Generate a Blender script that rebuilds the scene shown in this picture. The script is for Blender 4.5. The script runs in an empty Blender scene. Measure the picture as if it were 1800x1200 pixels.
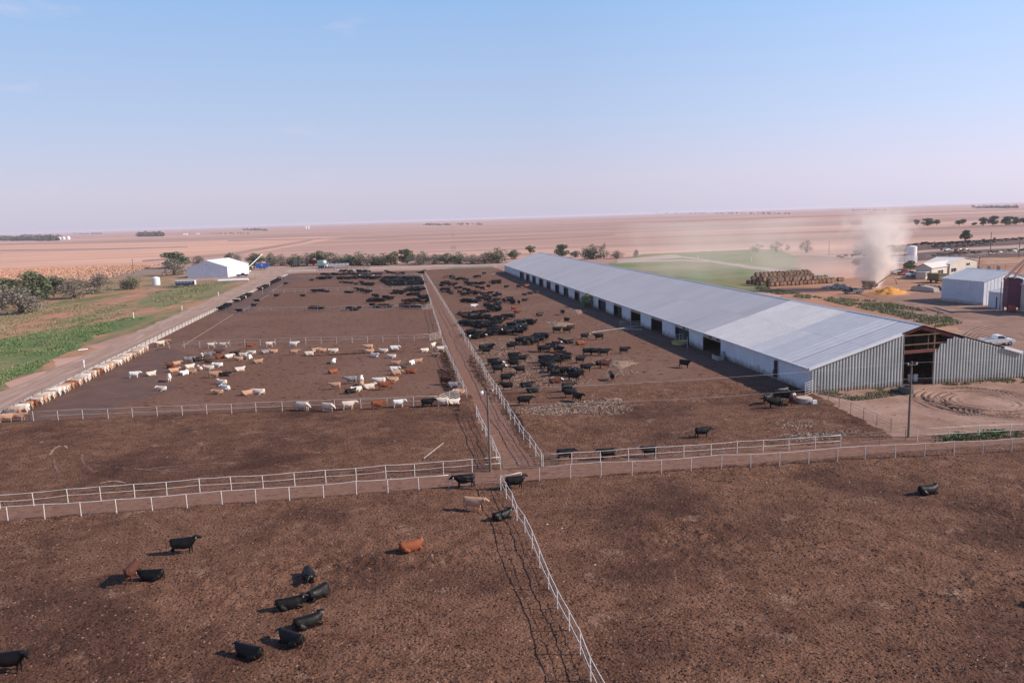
import bpy, bmesh, math, random
import numpy as np
from math import sin, cos, tan, atan, radians, pi, sqrt, floor
from mathutils import Vector, Matrix
R = random.Random(7)
S = bpy.context.scene
COL = S.collection
# ------------------------------------------------------------------ camera
FPX, CX, CY, CAMH = 1400.0, 900.0, 600.0, 25.0
YAW, PITCH, ROLL = radians(7.9634), radians(8.8463), radians(1.8138)
f0 = np.array([sin(YAW), cos(YAW), 0]); r0 = np.array([cos(YAW), -sin(YAW), 0]); zz = np.array([0, 0, 1.0])
fw = cos(PITCH)*f0 - sin(PITCH)*zz; up0 = sin(PITCH)*f0 + cos(PITCH)*zz
rt = cos(ROLL)*r0 - sin(ROLL)*up0; up = sin(ROLL)*r0 + cos(ROLL)*up0
cd = bpy.data.cameras.new('camera'); cam = bpy.data.objects.new('camera', cd); COL.objects.link(cam)
cd.sensor_width = 36; cd.lens = 28.0; cd.clip_start = .5; cd.clip_end = 60000
cam.matrix_world = Matrix(((rt[0], up[0], -fw[0], 0), (rt[1], up[1], -fw[1], 0), (rt[2], up[2], -fw[2], CAMH), (0, 0, 0, 1)))
S.camera = cam
def at(px, py, z=0.0):
    """point of the level z that the photograph shows at pixel px, py"""
    d = fw + (px-CX)/FPX*rt - (py-CY)/FPX*up
    t = (z-CAMH)/d[2]
    return Vector((d[0]*t, d[1]*t, z))
# ------------------------------------------------------------------ light
SUN_EL, SUN_AZ = radians(31), radians(104)          # azimuth clockwise from +Y
w = bpy.data.worlds.new('World'); S.world = w; w.use_nodes = True
nt = w.node_tree; nt.nodes.clear()
def N(nt, typ, **k):
    n = nt.nodes.new(typ)
    for a, b in k.items(): setattr(n, a, b)
    return n
SKY_STRENGTH = .10
wo = N(nt, 'ShaderNodeOutputWorld'); bg = N(nt, 'ShaderNodeBackground'); bg.inputs[1].default_value = SKY_STRENGTH*.77
sk = N(nt, 'ShaderNodeTexSky', sky_type='NISHITA', sun_disc=False, sun_elevation=SUN_EL, sun_rotation=SUN_AZ, altitude=600, air_density=1.0, dust_density=2.0, ozone_density=1.5)
tc = N(nt, 'ShaderNodeTexCoord'); sx = N(nt, 'ShaderNodeSeparateXYZ'); nt.links.new(tc.outputs['Generated'], sx.inputs[0])
rp = N(nt, 'ShaderNodeValToRGB'); nt.links.new(sx.outputs['Z'], rp.inputs[0])
el = rp.color_ramp.elements
def k10(c): return (c[0], c[1], c[2], 1)
el[0].position = 0.0; el[0].color = k10((.70, .655, .83))
el[1].position = 1.0; el[1].color = k10((.04, .10, .28))
for p, c in ((.04, (.71, .67, .86)), (.11, (.57, .67, .93)), (.25, (.37, .60, .98)), (.42, (.15, .31, .70))):
    e = el.new(p); e.color = k10(c)
ms = N(nt, 'ShaderNodeVectorMath', operation='SCALE'); ms.inputs[3].default_value = 1.0/SKY_STRENGTH
nt.links.new(rp.outputs[0], ms.inputs[0])
dt = N(nt, 'ShaderNodeVectorMath', operation='DOT_PRODUCT'); dt.inputs[1].default_value = (sin(SUN_AZ), cos(SUN_AZ), 0); nt.links.new(tc.outputs['Generated'], dt.inputs[0])
gl = N(nt, 'ShaderNodeMapRange'); gl.inputs[1].default_value = -.05; gl.inputs[2].default_value = 1.0; gl.inputs[3].default_value = 1.0/SKY_STRENGTH; gl.inputs[4].default_value = 1.5/SKY_STRENGTH
nt.links.new(dt.outputs['Value'], gl.inputs[0]); nt.links.new(gl.outputs[0], ms.inputs[3])      # the sky is brighter on the sun's side, all the way round
mx = N(nt, 'ShaderNodeMix', data_type='RGBA'); mx.inputs[0].default_value = .78
nt.links.new(sk.outputs[0], mx.inputs[6]); nt.links.new(ms.outputs[0], mx.inputs[7])
cn_ = N(nt, 'ShaderNodeTexNoise'); cn_.inputs['Scale'].default_value = 5.5; cn_.inputs['Detail'].default_value = 7; cn_.inputs['Roughness'].default_value = .58
cm = N(nt, 'ShaderNodeMapping'); cm.inputs['Scale'].default_value = (1, 1, 4.5); cm.inputs['Location'].default_value = (.7, 2.3, .4); nt.links.new(tc.outputs['Generated'], cm.inputs[0]); nt.links.new(cm.outputs[0], cn_.inputs['Vector'])
cr_ = N(nt, 'ShaderNodeMapRange'); cr_.inputs[1].default_value = .63; cr_.inputs[2].default_value = .85; cr_.inputs[4].default_value = .4; nt.links.new(cn_.outputs['Fac'], cr_.inputs[0])
cx2 = N(nt, 'ShaderNodeMix', data_type='RGBA'); nt.links.new(cr_.outputs[0], cx2.inputs[0]); nt.links.new(mx.outputs[2], cx2.inputs[6]); cx2.inputs[7].default_value = (8.2, 7.4, 8.8, 1)
nt.links.new(cx2.outputs[2], bg.inputs[0]); nt.links.new(bg.outputs[0], wo.inputs[0])
sl = bpy.data.lights.new('sun', 'SUN'); sl.energy = 4.8; sl.angle = radians(.55); sl.color = (1.0, .91, .80)
so = bpy.data.objects.new('sun', sl); COL.objects.link(so)
sdir = Vector((cos(SUN_EL)*sin(SUN_AZ), cos(SUN_EL)*cos(SUN_AZ), sin(SUN_EL)))
so.rotation_euler = sdir.to_track_quat('Z', 'Y').to_euler(); so.location = (60, -40, 90)
S.view_settings.view_transform = 'Standard'; S.view_settings.look = 'None'; S.view_settings.gamma = 1
S.view_settings.exposure = 0.36; S.view_settings.use_curve_mapping = False
S.cycles.max_bounces = 6; S.cycles.volume_bounces = 3; S.cycles.volume_max_steps = 256
S.cycles.transparent_max_bounces = 8
try: S.cycles.use_denoising = True
except Exception: pass
# ------------------------------------------------------------------ helpers
def link(name, data, parent=None):
    o = bpy.data.objects.new(name, data); COL.objects.link(o)
    if parent is not None: o.parent = parent
    return o
def tag(o, label=None, cat=None, group=None, kind=None):
    if label: o['label'] = label
    if cat: o['category'] = cat
    if group: o['group'] = group
    if kind: o['kind'] = kind
    return o
def empty(name, loc=(0, 0, 0), rz=0.0, label=None, cat=None, group=None):
    o = bpy.data.objects.new(name, None); COL.objects.link(o); o.empty_display_size = .2
    o.location = loc; o.rotation_euler = (0, 0, rz)
    return tag(o, label, cat, group)
def copy_tree(o, parent=None):
    c = o.copy(); COL.objects.link(c)
    if parent is not None:
        c.parent = parent
    for ch in list(o.children): copy_tree(ch, c)
    return c
class MB:
    """collects shapes of one mesh"""
    def __init__(s): s.v = []; s.f = []; s.m = []
    def add(s, vs, fs, mi=0):
        b = len(s.v); s.v += [tuple(v) for v in vs]; s.f += [tuple(i+b for i in f) for f in fs]; s.m += [mi]*len(fs); return s
    def box(s, x0, x1, y0, y1, z0, z1, mi=0, M=None):
        vs = [Vector((x, y, z)) for z in (z0, z1) for x, y in ((x0, y0), (x1, y0), (x1, y1), (x0, y1))]
        if M is not None: vs = [M @ v for v in vs]
        return s.add(vs, [(3, 2, 1, 0), (4, 5, 6, 7), (0, 1, 5, 4), (1, 2, 6, 5), (2, 3, 7, 6), (3, 0, 4, 7)], mi)
    def tube(s, pts, rad, n=6, mi=0, cap=True):
        pts = [Vector(p) for p in pts]; k = len(pts)
        rr = rad if isinstance(rad, (list, tuple)) else [rad]*k
        vs = []; fs = []; u = None
        for i, p in enumerate(pts):
            d = (pts[min(i+1, k-1)] - pts[max(i-1, 0)]).normalized()
            if u is None: u = d.orthogonal().normalized()
            else: u = (u - d*u.dot(d)).normalized()
            v = d.cross(u)
            for j in range(n):
                a = 2*pi*j/n; vs.append(p + (u*cos(a)+v*sin(a))*rr[i])
        for i in range(k-1):
            for j in range(n):
                fs.append((i*n+j, i*n+(j+1) % n, (i+1)*n+(j+1) % n, (i+1)*n+j))
        if cap: fs.append(tuple(range(n-1, -1, -1))); fs.append(tuple(range((k-1)*n, k*n)))
        return s.add(vs, fs, mi)
    def prism(s, poly, y0, y1, mi=0, axis='y'):
        n = len(poly)
        if axis == 'y': vs = [(a, y0, b) for a, b in poly]+[(a, y1, b) for a, b in poly]
        elif axis == 'x': vs = [(y0, a, b) for a, b in poly]+[(y1, a, b) for a, b in poly]
        else: vs = [(a, b, y0) for a, b in poly]+[(a, b, y1) for a, b in poly]
        fs = [tuple(range(n-1, -1, -1)), tuple(range(n, 2*n))]+[(i, (i+1) % n, n+(i+1) % n, n+i) for i in range(n)]
        return s.add(vs, fs, mi)
    def lathe(s, prof, n=16, c=(0, 0, 0), mi=0):
        vs = []; fs = []; k = len(prof)
        for r, z in prof:
            for j in range(n):
                a = 2*pi*j/n; vs.append((c[0]+r*cos(a), c[1]+r*sin(a), c[2]+z))
        for i in range(k-1):
            for j in range(n): fs.append((i*n+j, i*n+(j+1) % n, (i+1)*n+(j+1) % n, (i+1)*n+j))
        fs.append(tuple(range(n-1, -1, -1))); fs.append(tuple(range((k-1)*n, k*n)))
        return s.add(vs, fs, mi)
    def mesh(s, name, mats, smooth=False, fix=True):
        me = bpy.data.meshes.new(name); me.from_pydata(s.v, [], s.f)
        for m in (mats if isinstance(mats, (list, tuple)) else [mats]): me.materials.append(m)
        me.polygons.foreach_set('material_index', s.m)
        if smooth: me.polygons.foreach_set('use_smooth', [True]*len(s.f))
        if fix:
            b = bmesh.new(); b.from_mesh(me); bmesh.ops.recalc_face_normals(b, faces=b.faces); b.to_mesh(me); b.free()
        me.update(); return me
    def build(s, name, mats, parent=None, smooth=False, fix=True):
        return link(name, s.mesh(name, mats, smooth, fix), parent)
def raw_mesh(name, V, F, mats, mi=None, smooth=False):
    """V (n,3) and F (m,k) arrays to a mesh, quickly"""
    me = bpy.data.meshes.new(name); V = np.asarray(V, np.float32); F = np.asarray(F, np.int32); k = F.shape[1]
    me.vertices.add(len(V)); me.vertices.foreach_set('co', V.ravel())
    me.loops.add(F.size); me.loops.foreach_set('vertex_index', F.ravel())
    me.polygons.add(len(F)); me.polygons.foreach_set('loop_start', np.arange(0, F.size, k, dtype=np.int32))
    for m in (mats if isinstance(mats, (list, tuple)) else [mats]): me.materials.append(m)
    if mi is not None: me.polygons.foreach_set('material_index', np.asarray(mi, np.int32))
    me.polygons.foreach_set('use_smooth', np.full(len(F), smooth))
    me.update(calc_edges=True); me.validate(); return me
# ------------------------------------------------------------------ materials
def mat(name, c1, c2=None, scale=3.0, rough=.8, metal=0.0, spec=.3, bump=0.0, bscale=None, stretch=(1, 1, 1), lo=.35, hi=.65,
        world=False, c3=None, s3=.3, lo3=.5, hi3=.7, rnd=0.0, c4=None, s4=8., lo4=.62, hi4=.68, c5=None, s5=.2, lo5=.6, hi5=.7, bdist=.05, detail=5, sheen=0):
    m = bpy.data.materials.new(name); m.use_nodes = True; t = m.node_tree; L = t.links.new
    b = t.nodes['Principled BSDF']; b.inputs['Roughness'].default_value = rough; b.inputs['Metallic'].default_value = metal
    b.inputs['Specular IOR Level'].default_value = spec
    if world: co = N(t, 'ShaderNodeNewGeometry').outputs['Position']
    else: co = N(t, 'ShaderNodeTexCoord').outputs['Object']
    mp = N(t, 'ShaderNodeMapping'); mp.inputs['Scale'].default_value = stretch; L(co, mp.inputs[0]); co = mp.outputs[0]
    cur = None
    def layer(cur, c, sc, lo, hi, off=0.0):
        n = N(t, 'ShaderNodeTexNoise'); n.inputs['Scale'].default_value = sc; n.inputs['Detail'].default_value = detail; n.inputs['Roughness'].default_value = .62
        if off:
            ad = N(t, 'ShaderNodeVectorMath', operation='ADD'); ad.inputs[1].default_value = (off, off*1.7, off*.3); L(co, ad.inputs[0]); L(ad.outputs[0], n.inputs['Vector'])
        else: L(co, n.inputs['Vector'])
        mr = N(t, 'ShaderNodeMapRange'); mr.inputs[1].default_value = lo; mr.inputs[2].default_value = hi; L(n.outputs['Fac'], mr.inputs[0])
        x = N(t, 'ShaderNodeMix', data_type='RGBA'); L(mr.outputs[0], x.inputs[0]); L(cur, x.inputs[6]); x.inputs[7].default_value = (*c, 1)
        return x.outputs[2]
    rg = N(t, 'ShaderNodeRGB'); rg.outputs[0].default_value = (*c1, 1); cur = rg.outputs[0]
    if c2: cur = layer(cur, c2, scale, lo, hi)
    if c3: cur = layer(cur, c3, s3, lo3, hi3, 13.7)
    if c5: cur = layer(cur, c5, s5, lo5, hi5, 23.3)
    if c4: cur = layer(cur, c4, s4, lo4, hi4, 5.1)
    if rnd:
        oi = N(t, 'ShaderNodeObjectInfo'); hs = N(t, 'ShaderNodeHueSaturation')
        mr = N(t, 'ShaderNodeMapRange'); mr.inputs[3].default_value = 1-rnd; mr.inputs[4].default_value = 1+rnd
        L(oi.outputs['Random'], mr.inputs[0]); L(mr.outputs[0], hs.inputs['Value']); L(cur, hs.inputs['Color']); cur = hs.outputs[0]
    L(cur, b.inputs['Base Color'])
    if bump:
        n = N(t, 'ShaderNodeTexNoise'); n.inputs['Scale'].default_value = bscale or scale*4; n.inputs['Detail'].default_value = 6; L(co, n.inputs['Vector'])
        bp = N(t, 'ShaderNodeBump'); bp.inputs['Strength'].default_value = bump; bp.inputs['Distance'].default_value = bdist
        L(n.outputs['Fac'], bp.inputs['Height']); L(bp.outputs[0], b.inputs['Normal'])
    return m
MT = {}
MT['dirt'] = mat('manure_dirt', (.134, .061, .036), (.215, .107, .066), scale=.55, c5=(.285, .168, .115), s5=.33, lo5=.60, hi5=.74, rough=.95, spec=.1, bump=1.0, bscale=5.5, bdist=.16, world=True,
                 c3=(.078, .035, .023), s3=.09, lo3=.48, hi3=.66, c4=(.018, .006, .004), s4=5.6, lo4=.53, hi4=.62, detail=8)
MT['dirt_far'] = mat('trodden_dirt', (.128, .061, .039), (.188, .097, .064), scale=1.6, rough=.95, spec=.1, bump=.6, bscale=1.4, bdist=.2, world=True,
                 c3=(.19, .103, .074), s3=.05, lo3=.48, hi3=.7, c4=(.035, .015, .010), s4=.9, lo4=.57, hi4=.68, detail=8)
MT['alley'] = mat('alley_dirt', (.185, .092, .062), (.235, .124, .087), scale=1.2, rough=.95, spec=.1, bump=.5, bscale=2.5, bdist=.1, world=True, c4=(.09, .05, .036), s4=1.6, lo4=.58, hi4=.68)
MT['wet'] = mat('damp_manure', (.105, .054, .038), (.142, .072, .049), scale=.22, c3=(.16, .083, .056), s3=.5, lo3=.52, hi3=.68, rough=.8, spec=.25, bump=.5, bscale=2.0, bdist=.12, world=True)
MT['yard'] = mat('yard_dirt', (.31, .18, .132), (.24, .138, .10), scale=.35, rough=.95, spec=.1, bump=.5, bscale=2.5, bdist=.1, world=True, c3=(.38, .24, .185), s3=.11, lo3=.5, hi3=.7, c4=(.10, .057, .042), s4=1.3, lo4=.6, hi4=.68)
MT['clod'] = mat('dry_clod', (.36, .22, .165), (.20, .11, .08), scale=.9, rough=.95, spec=.05, world=True)
MT['clod_dark'] = mat('dark_clod', (.060, .030, .022), (.10, .06, .045), scale=.9, rough=.95, spec=.05, world=True)
MT['straw'] = mat('old_straw', (.38, .27, .205), (.25, .165, .125), scale=.8, rough=.9, spec=.1, world=True)
MT['strip'] = mat('fallow_strip', (.30, .19, .155), (.40, .25, .195), scale=.012, rough=.95, spec=.1, world=True)
MT['road'] = mat('dirt_road', (.39, .25, .19), (.32, .20, .15), scale=.6, rough=.95, spec=.1, world=True, stretch=(1, .12, 1), c3=(.42, .29, .235), s3=.9, lo3=.5, hi3=.62, bump=.3, bscale=2)
MT['gravel'] = mat('pale_road', (.46, .345, .29), (.38, .27, .22), scale=.2, rough=.95, spec=.1, world=True)
MT['redsoil'] = mat('red_soil', (.42, .205, .125), (.33, .17, .105), scale=.16, rough=.95, spec=.1, world=True, c3=(.46, .27, .18), s3=.07, lo3=.5, hi3=.7, c4=(.21, .125, .085), s4=.35, lo4=.58, hi4=.68, bump=.4, bscale=1.2, bdist=.15)
MT['drygrass'] = mat('dry_grass', (.22, .165, .085), (.31, .185, .105), scale=.12, rough=.95, spec=.1, world=True, stretch=(1, .35, 1), c3=(.12, .135, .05), s3=.10, lo3=.5, hi3=.66, c4=(.40, .205, .12), s4=.09, lo4=.5, hi4=.6, bump=.5, bscale=1.5, bdist=.2)
MT['green'] = mat('green_grass', (.095, .15, .05), (.15, .155, .07), scale=.3, rough=.95, spec=.1, world=True, stretch=(1, .4, 1), c3=(.22, .19, .09), s3=.12, lo3=.52, hi3=.68, bump=.6, bscale=2, bdist=.25)
MT['pasture'] = mat('pasture', (.16, .175, .068), (.24, .195, .10), scale=.03, rough=.95, spec=.1, world=True, c3=(.25, .17, .10), s3=.05, lo3=.5, hi3=.64, c4=(.11, .175, .055), s4=.024, lo4=.52, hi4=.6)
MT['blade'] = mat('grass_blade', (.11, .19, .055), (.23, .21, .10), scale=.22, lo=.42, hi=.62, c3=(.055, .11, .035), s3=.6, lo3=.5, hi3=.62, rough=.8, world=True)
MT['weed'] = mat('weed_leaf', (.15, .165, .07), (.27, .22, .12), scale=.35, lo=.4, hi=.6, rough=.8, world=True)
MT['weedd'] = mat('dry_weed_leaf', (.15, .15, .075), (.26, .20, .11), scale=.5, rough=.85, world=True)
MT['corn'] = mat('dry_corn', (.58, .33, .22), (.48, .265, .175), scale=.25, rough=.9, world=True)
MT['steel'] = mat('galvanised_sheet', (.42, .425, .40), (.33, .34, .325), scale=.4, rough=.45, metal=.15, spec=.4, world=True)
MT['roof'] = mat('roof_sheet', (.56, .51, .495), (.52, .47, .46), scale=.25, rough=.55, metal=.1, spec=.35, world=True, rnd=.045, stretch=(.18, 1.3, .18), c4=(.46, .40, .385), s4=.5, lo4=.58, hi4=.75)
MT['roof_light'] = mat('pale_roof_sheet', (.72, .665, .635), (.65, .60, .575), scale=.5, rough=.55, metal=.1, spec=.35, world=True, rnd=.03)
MT['roof_old'] = mat('weathered_roof_sheet', (.66, .61, .595), (.60, .555, .545), scale=.5, rough=.55, metal=.1, spec=.35, world=True, rnd=.04)
MT['whitewall'] = mat('white_wall_sheet', (.72, .73, .75), (.60, .61, .63), scale=.3, rough=.6, world=True, c4=(.42, .38, .34), s4=.5, lo4=.62, hi4=.8)
def splash(m, z0, z1, col):
    t = m.node_tree; b = t.nodes['Principled BSDF']; src = b.inputs['Base Color'].links[0].from_socket
    g = N(t, 'ShaderNodeNewGeometry'); sp = N(t, 'ShaderNodeSeparateXYZ'); t.links.new(g.outputs['Position'], sp.inputs[0])
    n = N(t, 'ShaderNodeTexNoise'); n.inputs['Scale'].default_value = .9; n.inputs['Detail'].default_value = 6; t.links.new(g.outputs['Position'], n.inputs['Vector'])
    a = N(t, 'ShaderNodeMath', operation='MULTIPLY_ADD'); t.links.new(n.outputs['Fac'], a.inputs[0]); a.inputs[1].default_value = -1.6; t.links.new(sp.outputs['Z'], a.inputs[2])
    r = N(t, 'ShaderNodeMapRange'); r.inputs[1].default_value = z1-.8; r.inputs[2].default_value = z0-.8; r.inputs[4].default_value = .85; t.links.new(a.outputs[0], r.inputs[0])
    x = N(t, 'ShaderNodeMix', data_type='RGBA'); t.links.new(r.outputs[0], x.inputs[0]); t.links.new(src, x.inputs[6]); x.inputs[7].default_value = (*col, 1); t.links.new(x.outputs[2], b.inputs['Base Color'])
splash(MT['whitewall'], .1, 1.0, (.20, .125, .09)); splash(MT['steel'], .0, .8, (.22, .15, .11))
MT['cream'] = mat('stained_cream_panel', (.55, .50, .40), (.36, .31, .24), scale=.5, rough=.7, world=True)
MT['trim'] = mat('white_trim', (.80, .80, .79), (.7, .7, .7), scale=1, rough=.5)
MT['rust'] = mat('rusty_steel', (.20, .055, .045), (.13, .05, .04), scale=1.5, rough=.75)
MT['ochre'] = mat('ochre_steel', (.22, .13, .07), (.15, .09, .05), scale=1.5, rough=.8)
MT['dark'] = mat('plain_dark', (.035, .037, .042), (.06, .06, .065), scale=.6, rough=.9)
MT['pipe'] = mat('weathered_pipe', (.62, .58, .54), (.45, .38, .33), scale=1.3, rough=.55, metal=.15)
MT['pipe_white'] = mat('white_painted_pipe', (.70, .66, .62), (.52, .45, .40), scale=1.3, rough=.5)
MT['cable'] = mat('steel_cable', (.24, .20, .18), (.16, .12, .10), scale=2, rough=.7)
MT['wood'] = mat('weathered_pole', (.20, .155, .125), (.13, .10, .08), scale=1, rough=.9, stretch=(4, 4, .4))
MT['concrete'] = mat('concrete', (.46, .40, .36), (.34, .28, .25), scale=.8, rough=.9, world=True)
MT['curb'] = mat('stained_concrete', (.30, .22, .18), (.20, .13, .10), scale=.5, rough=.9, world=True)
MT['rubber'] = mat('tyre_rubber', (.03, .03, .032), (.05, .047, .045), scale=2, rough=.85)
MT['tyre_tank'] = mat('dusty_rubber', (.055, .065, .062), (.09, .095, .09), scale=1.5, rough=.8)
MT['glass'] = mat('dark_glass', (.02, .025, .03), rough=.1, spec=.6)
MT['hay'] = mat('hay_bale', (.30, .195, .135), (.20, .125, .09), scale=2.2, rough=.95, spec=.05, bump=.6, bscale=6, bdist=.06, rnd=.22, c4=(.38, .27, .20), s4=3, lo4=.55, hi4=.7)
MT['haydark'] = mat('old_hay_bale', (.10, .075, .062), (.065, .05, .045), scale=2.2, rough=.95, spec=.05, rnd=.2)
MT['grain'] = mat('cracked_corn', (.66, .29, .055), (.50, .21, .05), scale=.7, rough=.9, world=True, bump=.4, bscale=4)
MT['leafg'] = mat('green_leaf', (.085, .11, .05), (.15, .16, .085), scale=.5, rough=.75, world=True)
MT['leafo'] = mat('olive_leaf', (.12, .125, .07), (.20, .18, .115), scale=.4, rough=.75, world=True)
MT['leafy'] = mat('grey_leaf', (.25, .215, .165), (.17, .145, .11), scale=.5, rough=.8, world=True)
MT['twig'] = mat('bare_twig', (.20, .16, .13), (.15, .115, .095), scale=1, rough=.9)
MT['bark'] = mat('bark', (.13, .10, .08), (.08, .06, .05), scale=2, rough=.95)
MT['leafl'] = mat('lime_leaf', (.15, .20, .05), (.23, .25, .08), scale=1, rough=.75)
def paint(n, c, rough=.4): return mat(n, c, tuple(x*.86+.02 for x in c), scale=.9, rough=rough, spec=.45)
MT['white'] = paint('white_paint', (.78, .78, .77)); MT['grey'] = paint('grey_green_paint', (.22, .245, .24)); MT['navy'] = paint('navy_paint', (.03, .045, .08))
MT['red'] = paint('red_paint', (.30, .035, .04)); MT['silver'] = paint('silver_paint', (.42, .44, .47)); MT['blue'] = paint('blue_paint', (.03, .16, .58)); MT['tgreen'] = paint('tractor_green_paint', (.035, .12, .04))
MT['yellow'] = paint('yellow_paint', (.60, .38, .05)); MT['orange'] = paint('orange_paint', (.55, .22, .06)); MT['maroon'] = mat('maroon_sheet', (.105, .032, .058), (.14, .05, .075), scale=.6, rough=.6, world=True)
MT['beige'] = mat('beige_siding', (.56, .49, .41), (.49, .43, .36), scale=.5, rough=.7, world=True); MT['beigeroof'] = mat('beige_roof_sheet', (.66, .58, .52), (.6, .53, .48), scale=.5, rough=.55, world=True)
MT['shed'] = mat('blue_grey_shade_sheet', (.50, .53, .61), (.44, .47, .55), scale=.5, rough=.5, metal=.1, world=True); MT['shedroof'] = mat('pale_shed_roof', (.60, .58, .58), (.54, .52, .52), scale=.3, rough=.5, metal=.1, world=True)  # blue-grey sheet has the shade of the side walls put into its colour
MT['shedwhite'] = mat('white_ribbed_sheet', (.74, .75, .77), (.66, .67, .69), scale=.5, rough=.5, world=True)
MT['tub'] = paint('yellow_plastic', (.50, .42, .16), .6); MT['plastic'] = paint('white_plastic', (.75, .74, .72), .5)
MT['fline'] = mat('far_foliage', (.075, .085, .06), (.11, .115, .085), scale=.05, rough=.9, world=True)
# coats
MT['K'] = mat('black_coat', (.0045, .004, .004), (.009, .007, .006), scale=2.5, rough=.5, spec=.2, c4=(.05, .035, .028), s4=2., lo4=.6, hi4=.75)
MT['R'] = mat('dark_red_coat', (.082, .027, .017), (.055, .019, .013), scale=2, rough=.7, spec=.2, rnd=.25)
MT['O'] = mat('orange_red_coat', (.27, .075, .03), (.20, .055, .024), scale=2, rough=.7, spec=.2, rnd=.2)
MT['T'] = mat('tan_coat', (.50, .285, .18), (.40, .22, .14), scale=2, rough=.75, spec=.2, rnd=.2, c4=(.2, .12, .09), s4=1.3, lo4=.6, hi4=.72)
MT['C'] = mat('cream_coat', (.68, .56, .46), (.58, .46, .37), scale=1.5, rough=.8, spec=.15, rnd=.14, c4=(.24, .165, .13), s4=1.2, lo4=.6, hi4=.74)
MT['W'] = mat('white_coat', (.80, .75, .69), (.72, .65, .58), scale=1.5, rough=.8, spec=.15, c4=(.36, .27, .22), s4=1.1, lo4=.64, hi4=.76)
MT['G'] = mat('dirty_grey_coat', (.30, .265, .25), (.22, .19, .18), scale=1.8, rough=.8, spec=.15, rnd=.2, c4=(.09, .06, .05), s4=1.5, lo4=.55, hi4=.7)
MT['D'] = mat('dark_brown_coat', (.060, .036, .027), (.085, .05, .038), scale=1.8, rough=.7, spec=.2)
MT['muzzle'] = mat('pink_muzzle', (.42, .26, .22), rough=.6)
MT['hoof'] = mat('hoof', (.05, .04, .035), rough=.7)
MT['tagy'] = paint('ear_tag_plastic', (.72, .70, .58))
# ------------------------------------------------------------------ numpy noise
rng = np.random.default_rng(3)
_G = rng.random((257, 257)); _G[256] = _G[0]; _G[:, 256] = _G[:, 0]
def vn(x, y, s, ox=0.0):
    x = (x/s+ox) % 256; y = (y/s+ox*1.7) % 256
    i = np.floor(x).astype(int) % 256; j = np.floor(y).astype(int) % 256; fx = x-np.floor(x); fy = y-np.floor(y)
    fx = fx*fx*(3-2*fx); fy = fy*fy*(3-2*fy)
    return (_G[i, j]*(1-fx)+_G[i+1, j]*fx)*(1-fy)+(_G[i, j+1]*(1-fx)+_G[i+1, j+1]*fx)*fy-.5
def sstep(a, b, x):
    t = np.clip((x-a)/(b-a), 0, 1); return t*t*(3-2*t)
TRK = at(1735, 706)
def height(x, y):
    x = np.asarray(x, float); y = np.asarray(y, float)
    smooth = np.where((y > 72.3) & (y < 76.4), .35, 1.0)*np.where((x > 9.0) & (x < 13.0) & (y > 74), .35, 1.0)
    pen2 = ((y > 76.8) & (y < 105.5) & (x < 9))
    yard = sstep(53.5, 55, x+(y-77)*-.13+2.0)*(y > 77)
    h = .30*vn(x, y, 9.0, 3.3)*.5 + .12*vn(x, y, 2.3, 7.7) + .085*vn(x, y, .75, 11.) + .10*vn(x, y, .33, 19.)
    rough = .55+1.1*sstep(-.1, .3, vn(x, y, 11., 31.))
    rough = np.where((x > 9.5) & (y < 71.5), rough*1.15, rough)
    h = h*rough*smooth
    dirc = .25*vn(x, y, 22., 5.)
    h = np.where(pen2, h*.45+.022*np.sin(2*pi*(y*cos(.05)+x*.06+3*dirc)/.62)*sstep(-.25, .1, vn(x, y, 7., 41.)), h)
    # tyre ruts round the yard in front of the barn's open end
    ex = (x-TRK.x)*1.15; ey = (y-TRK.y); rr = np.sqrt(ex*ex+ey*ey)+.7*vn(x, y, 5., 51.)
    rut = np.exp(-((rr-7.2)/2.3)**2)+.8*np.exp(-((rr-3.6)/.6)**2)
    h = np.where(yard > 0, h*(1-.7*yard)+yard*rut*.15*np.sin(2*pi*rr/.95), h)
    # low berms trodden up under the fences
    for (fy_, amp, lo, hi) in ((72.4, .16, -70, 70), (106.6-.10*0, .16, -60, 9)):
        yy = fy_ + (-.115*(x-7.5) if fy_ > 100 else -.012*(x-8))
        h = h+amp*np.exp(-((y-yy+.3)/.5)**2)*(.5+vn(x, y, .6, 61.))*((x > lo) & (x < hi))
    bx = 9.0+(y-72)*0; h = h+.10*np.exp(-((x-bx)/.55)**2)*(.6+vn(x, y, .5, 71.))*(y < 71.5)
    for fx_ in (8.6, 13.3): h = h+.14*np.exp(-((x-fx_)/.7)**2)*(.5+vn(x, y, .6, 73.))*(y > 77)
    h = h*sstep(113, 108, y)
    return np.where(h < -.06, -.06+(h+.06)*.15, h)
def grid(name, x0, x1, y0, y1, step, m, mask=None):
    xs = np.arange(x0, x1+step*.5, step); ys = np.arange(y0, y1+step*.5, step)
    X, Y = np.meshgrid(xs, ys); Z = height(X, Y)
    V = np.stack([X.ravel(), Y.ravel(), Z.ravel()], 1)
    nx, ny = len(xs), len(ys)
    i = (np.arange(ny-1)[:, None]*nx+np.arange(nx-1)[None]).ravel()
    F = np.stack([i, i+1, i+nx+1, i+nx], 1)
    cx = X[:-1, :-1].ravel()+step/2; cy = Y[:-1, :-1].ravel()+step/2
    out = []
    keep = np.abs(cx-cy*.145) < cy*.74+15          # the wedge the place shows
    for nm, mm, fn in m:
        k = keep & fn(cx, cy); Fk = F[k]
        if not len(Fk): continue
        u, inv = np.unique(Fk, return_inverse=True)
        out.append(link(nm, raw_mesh(nm, V[u], inv.reshape(Fk.shape), mm, smooth=True)))
    return out
def gz(x, y): return float(height(np.array([x]), np.array([y]))[0])
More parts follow.
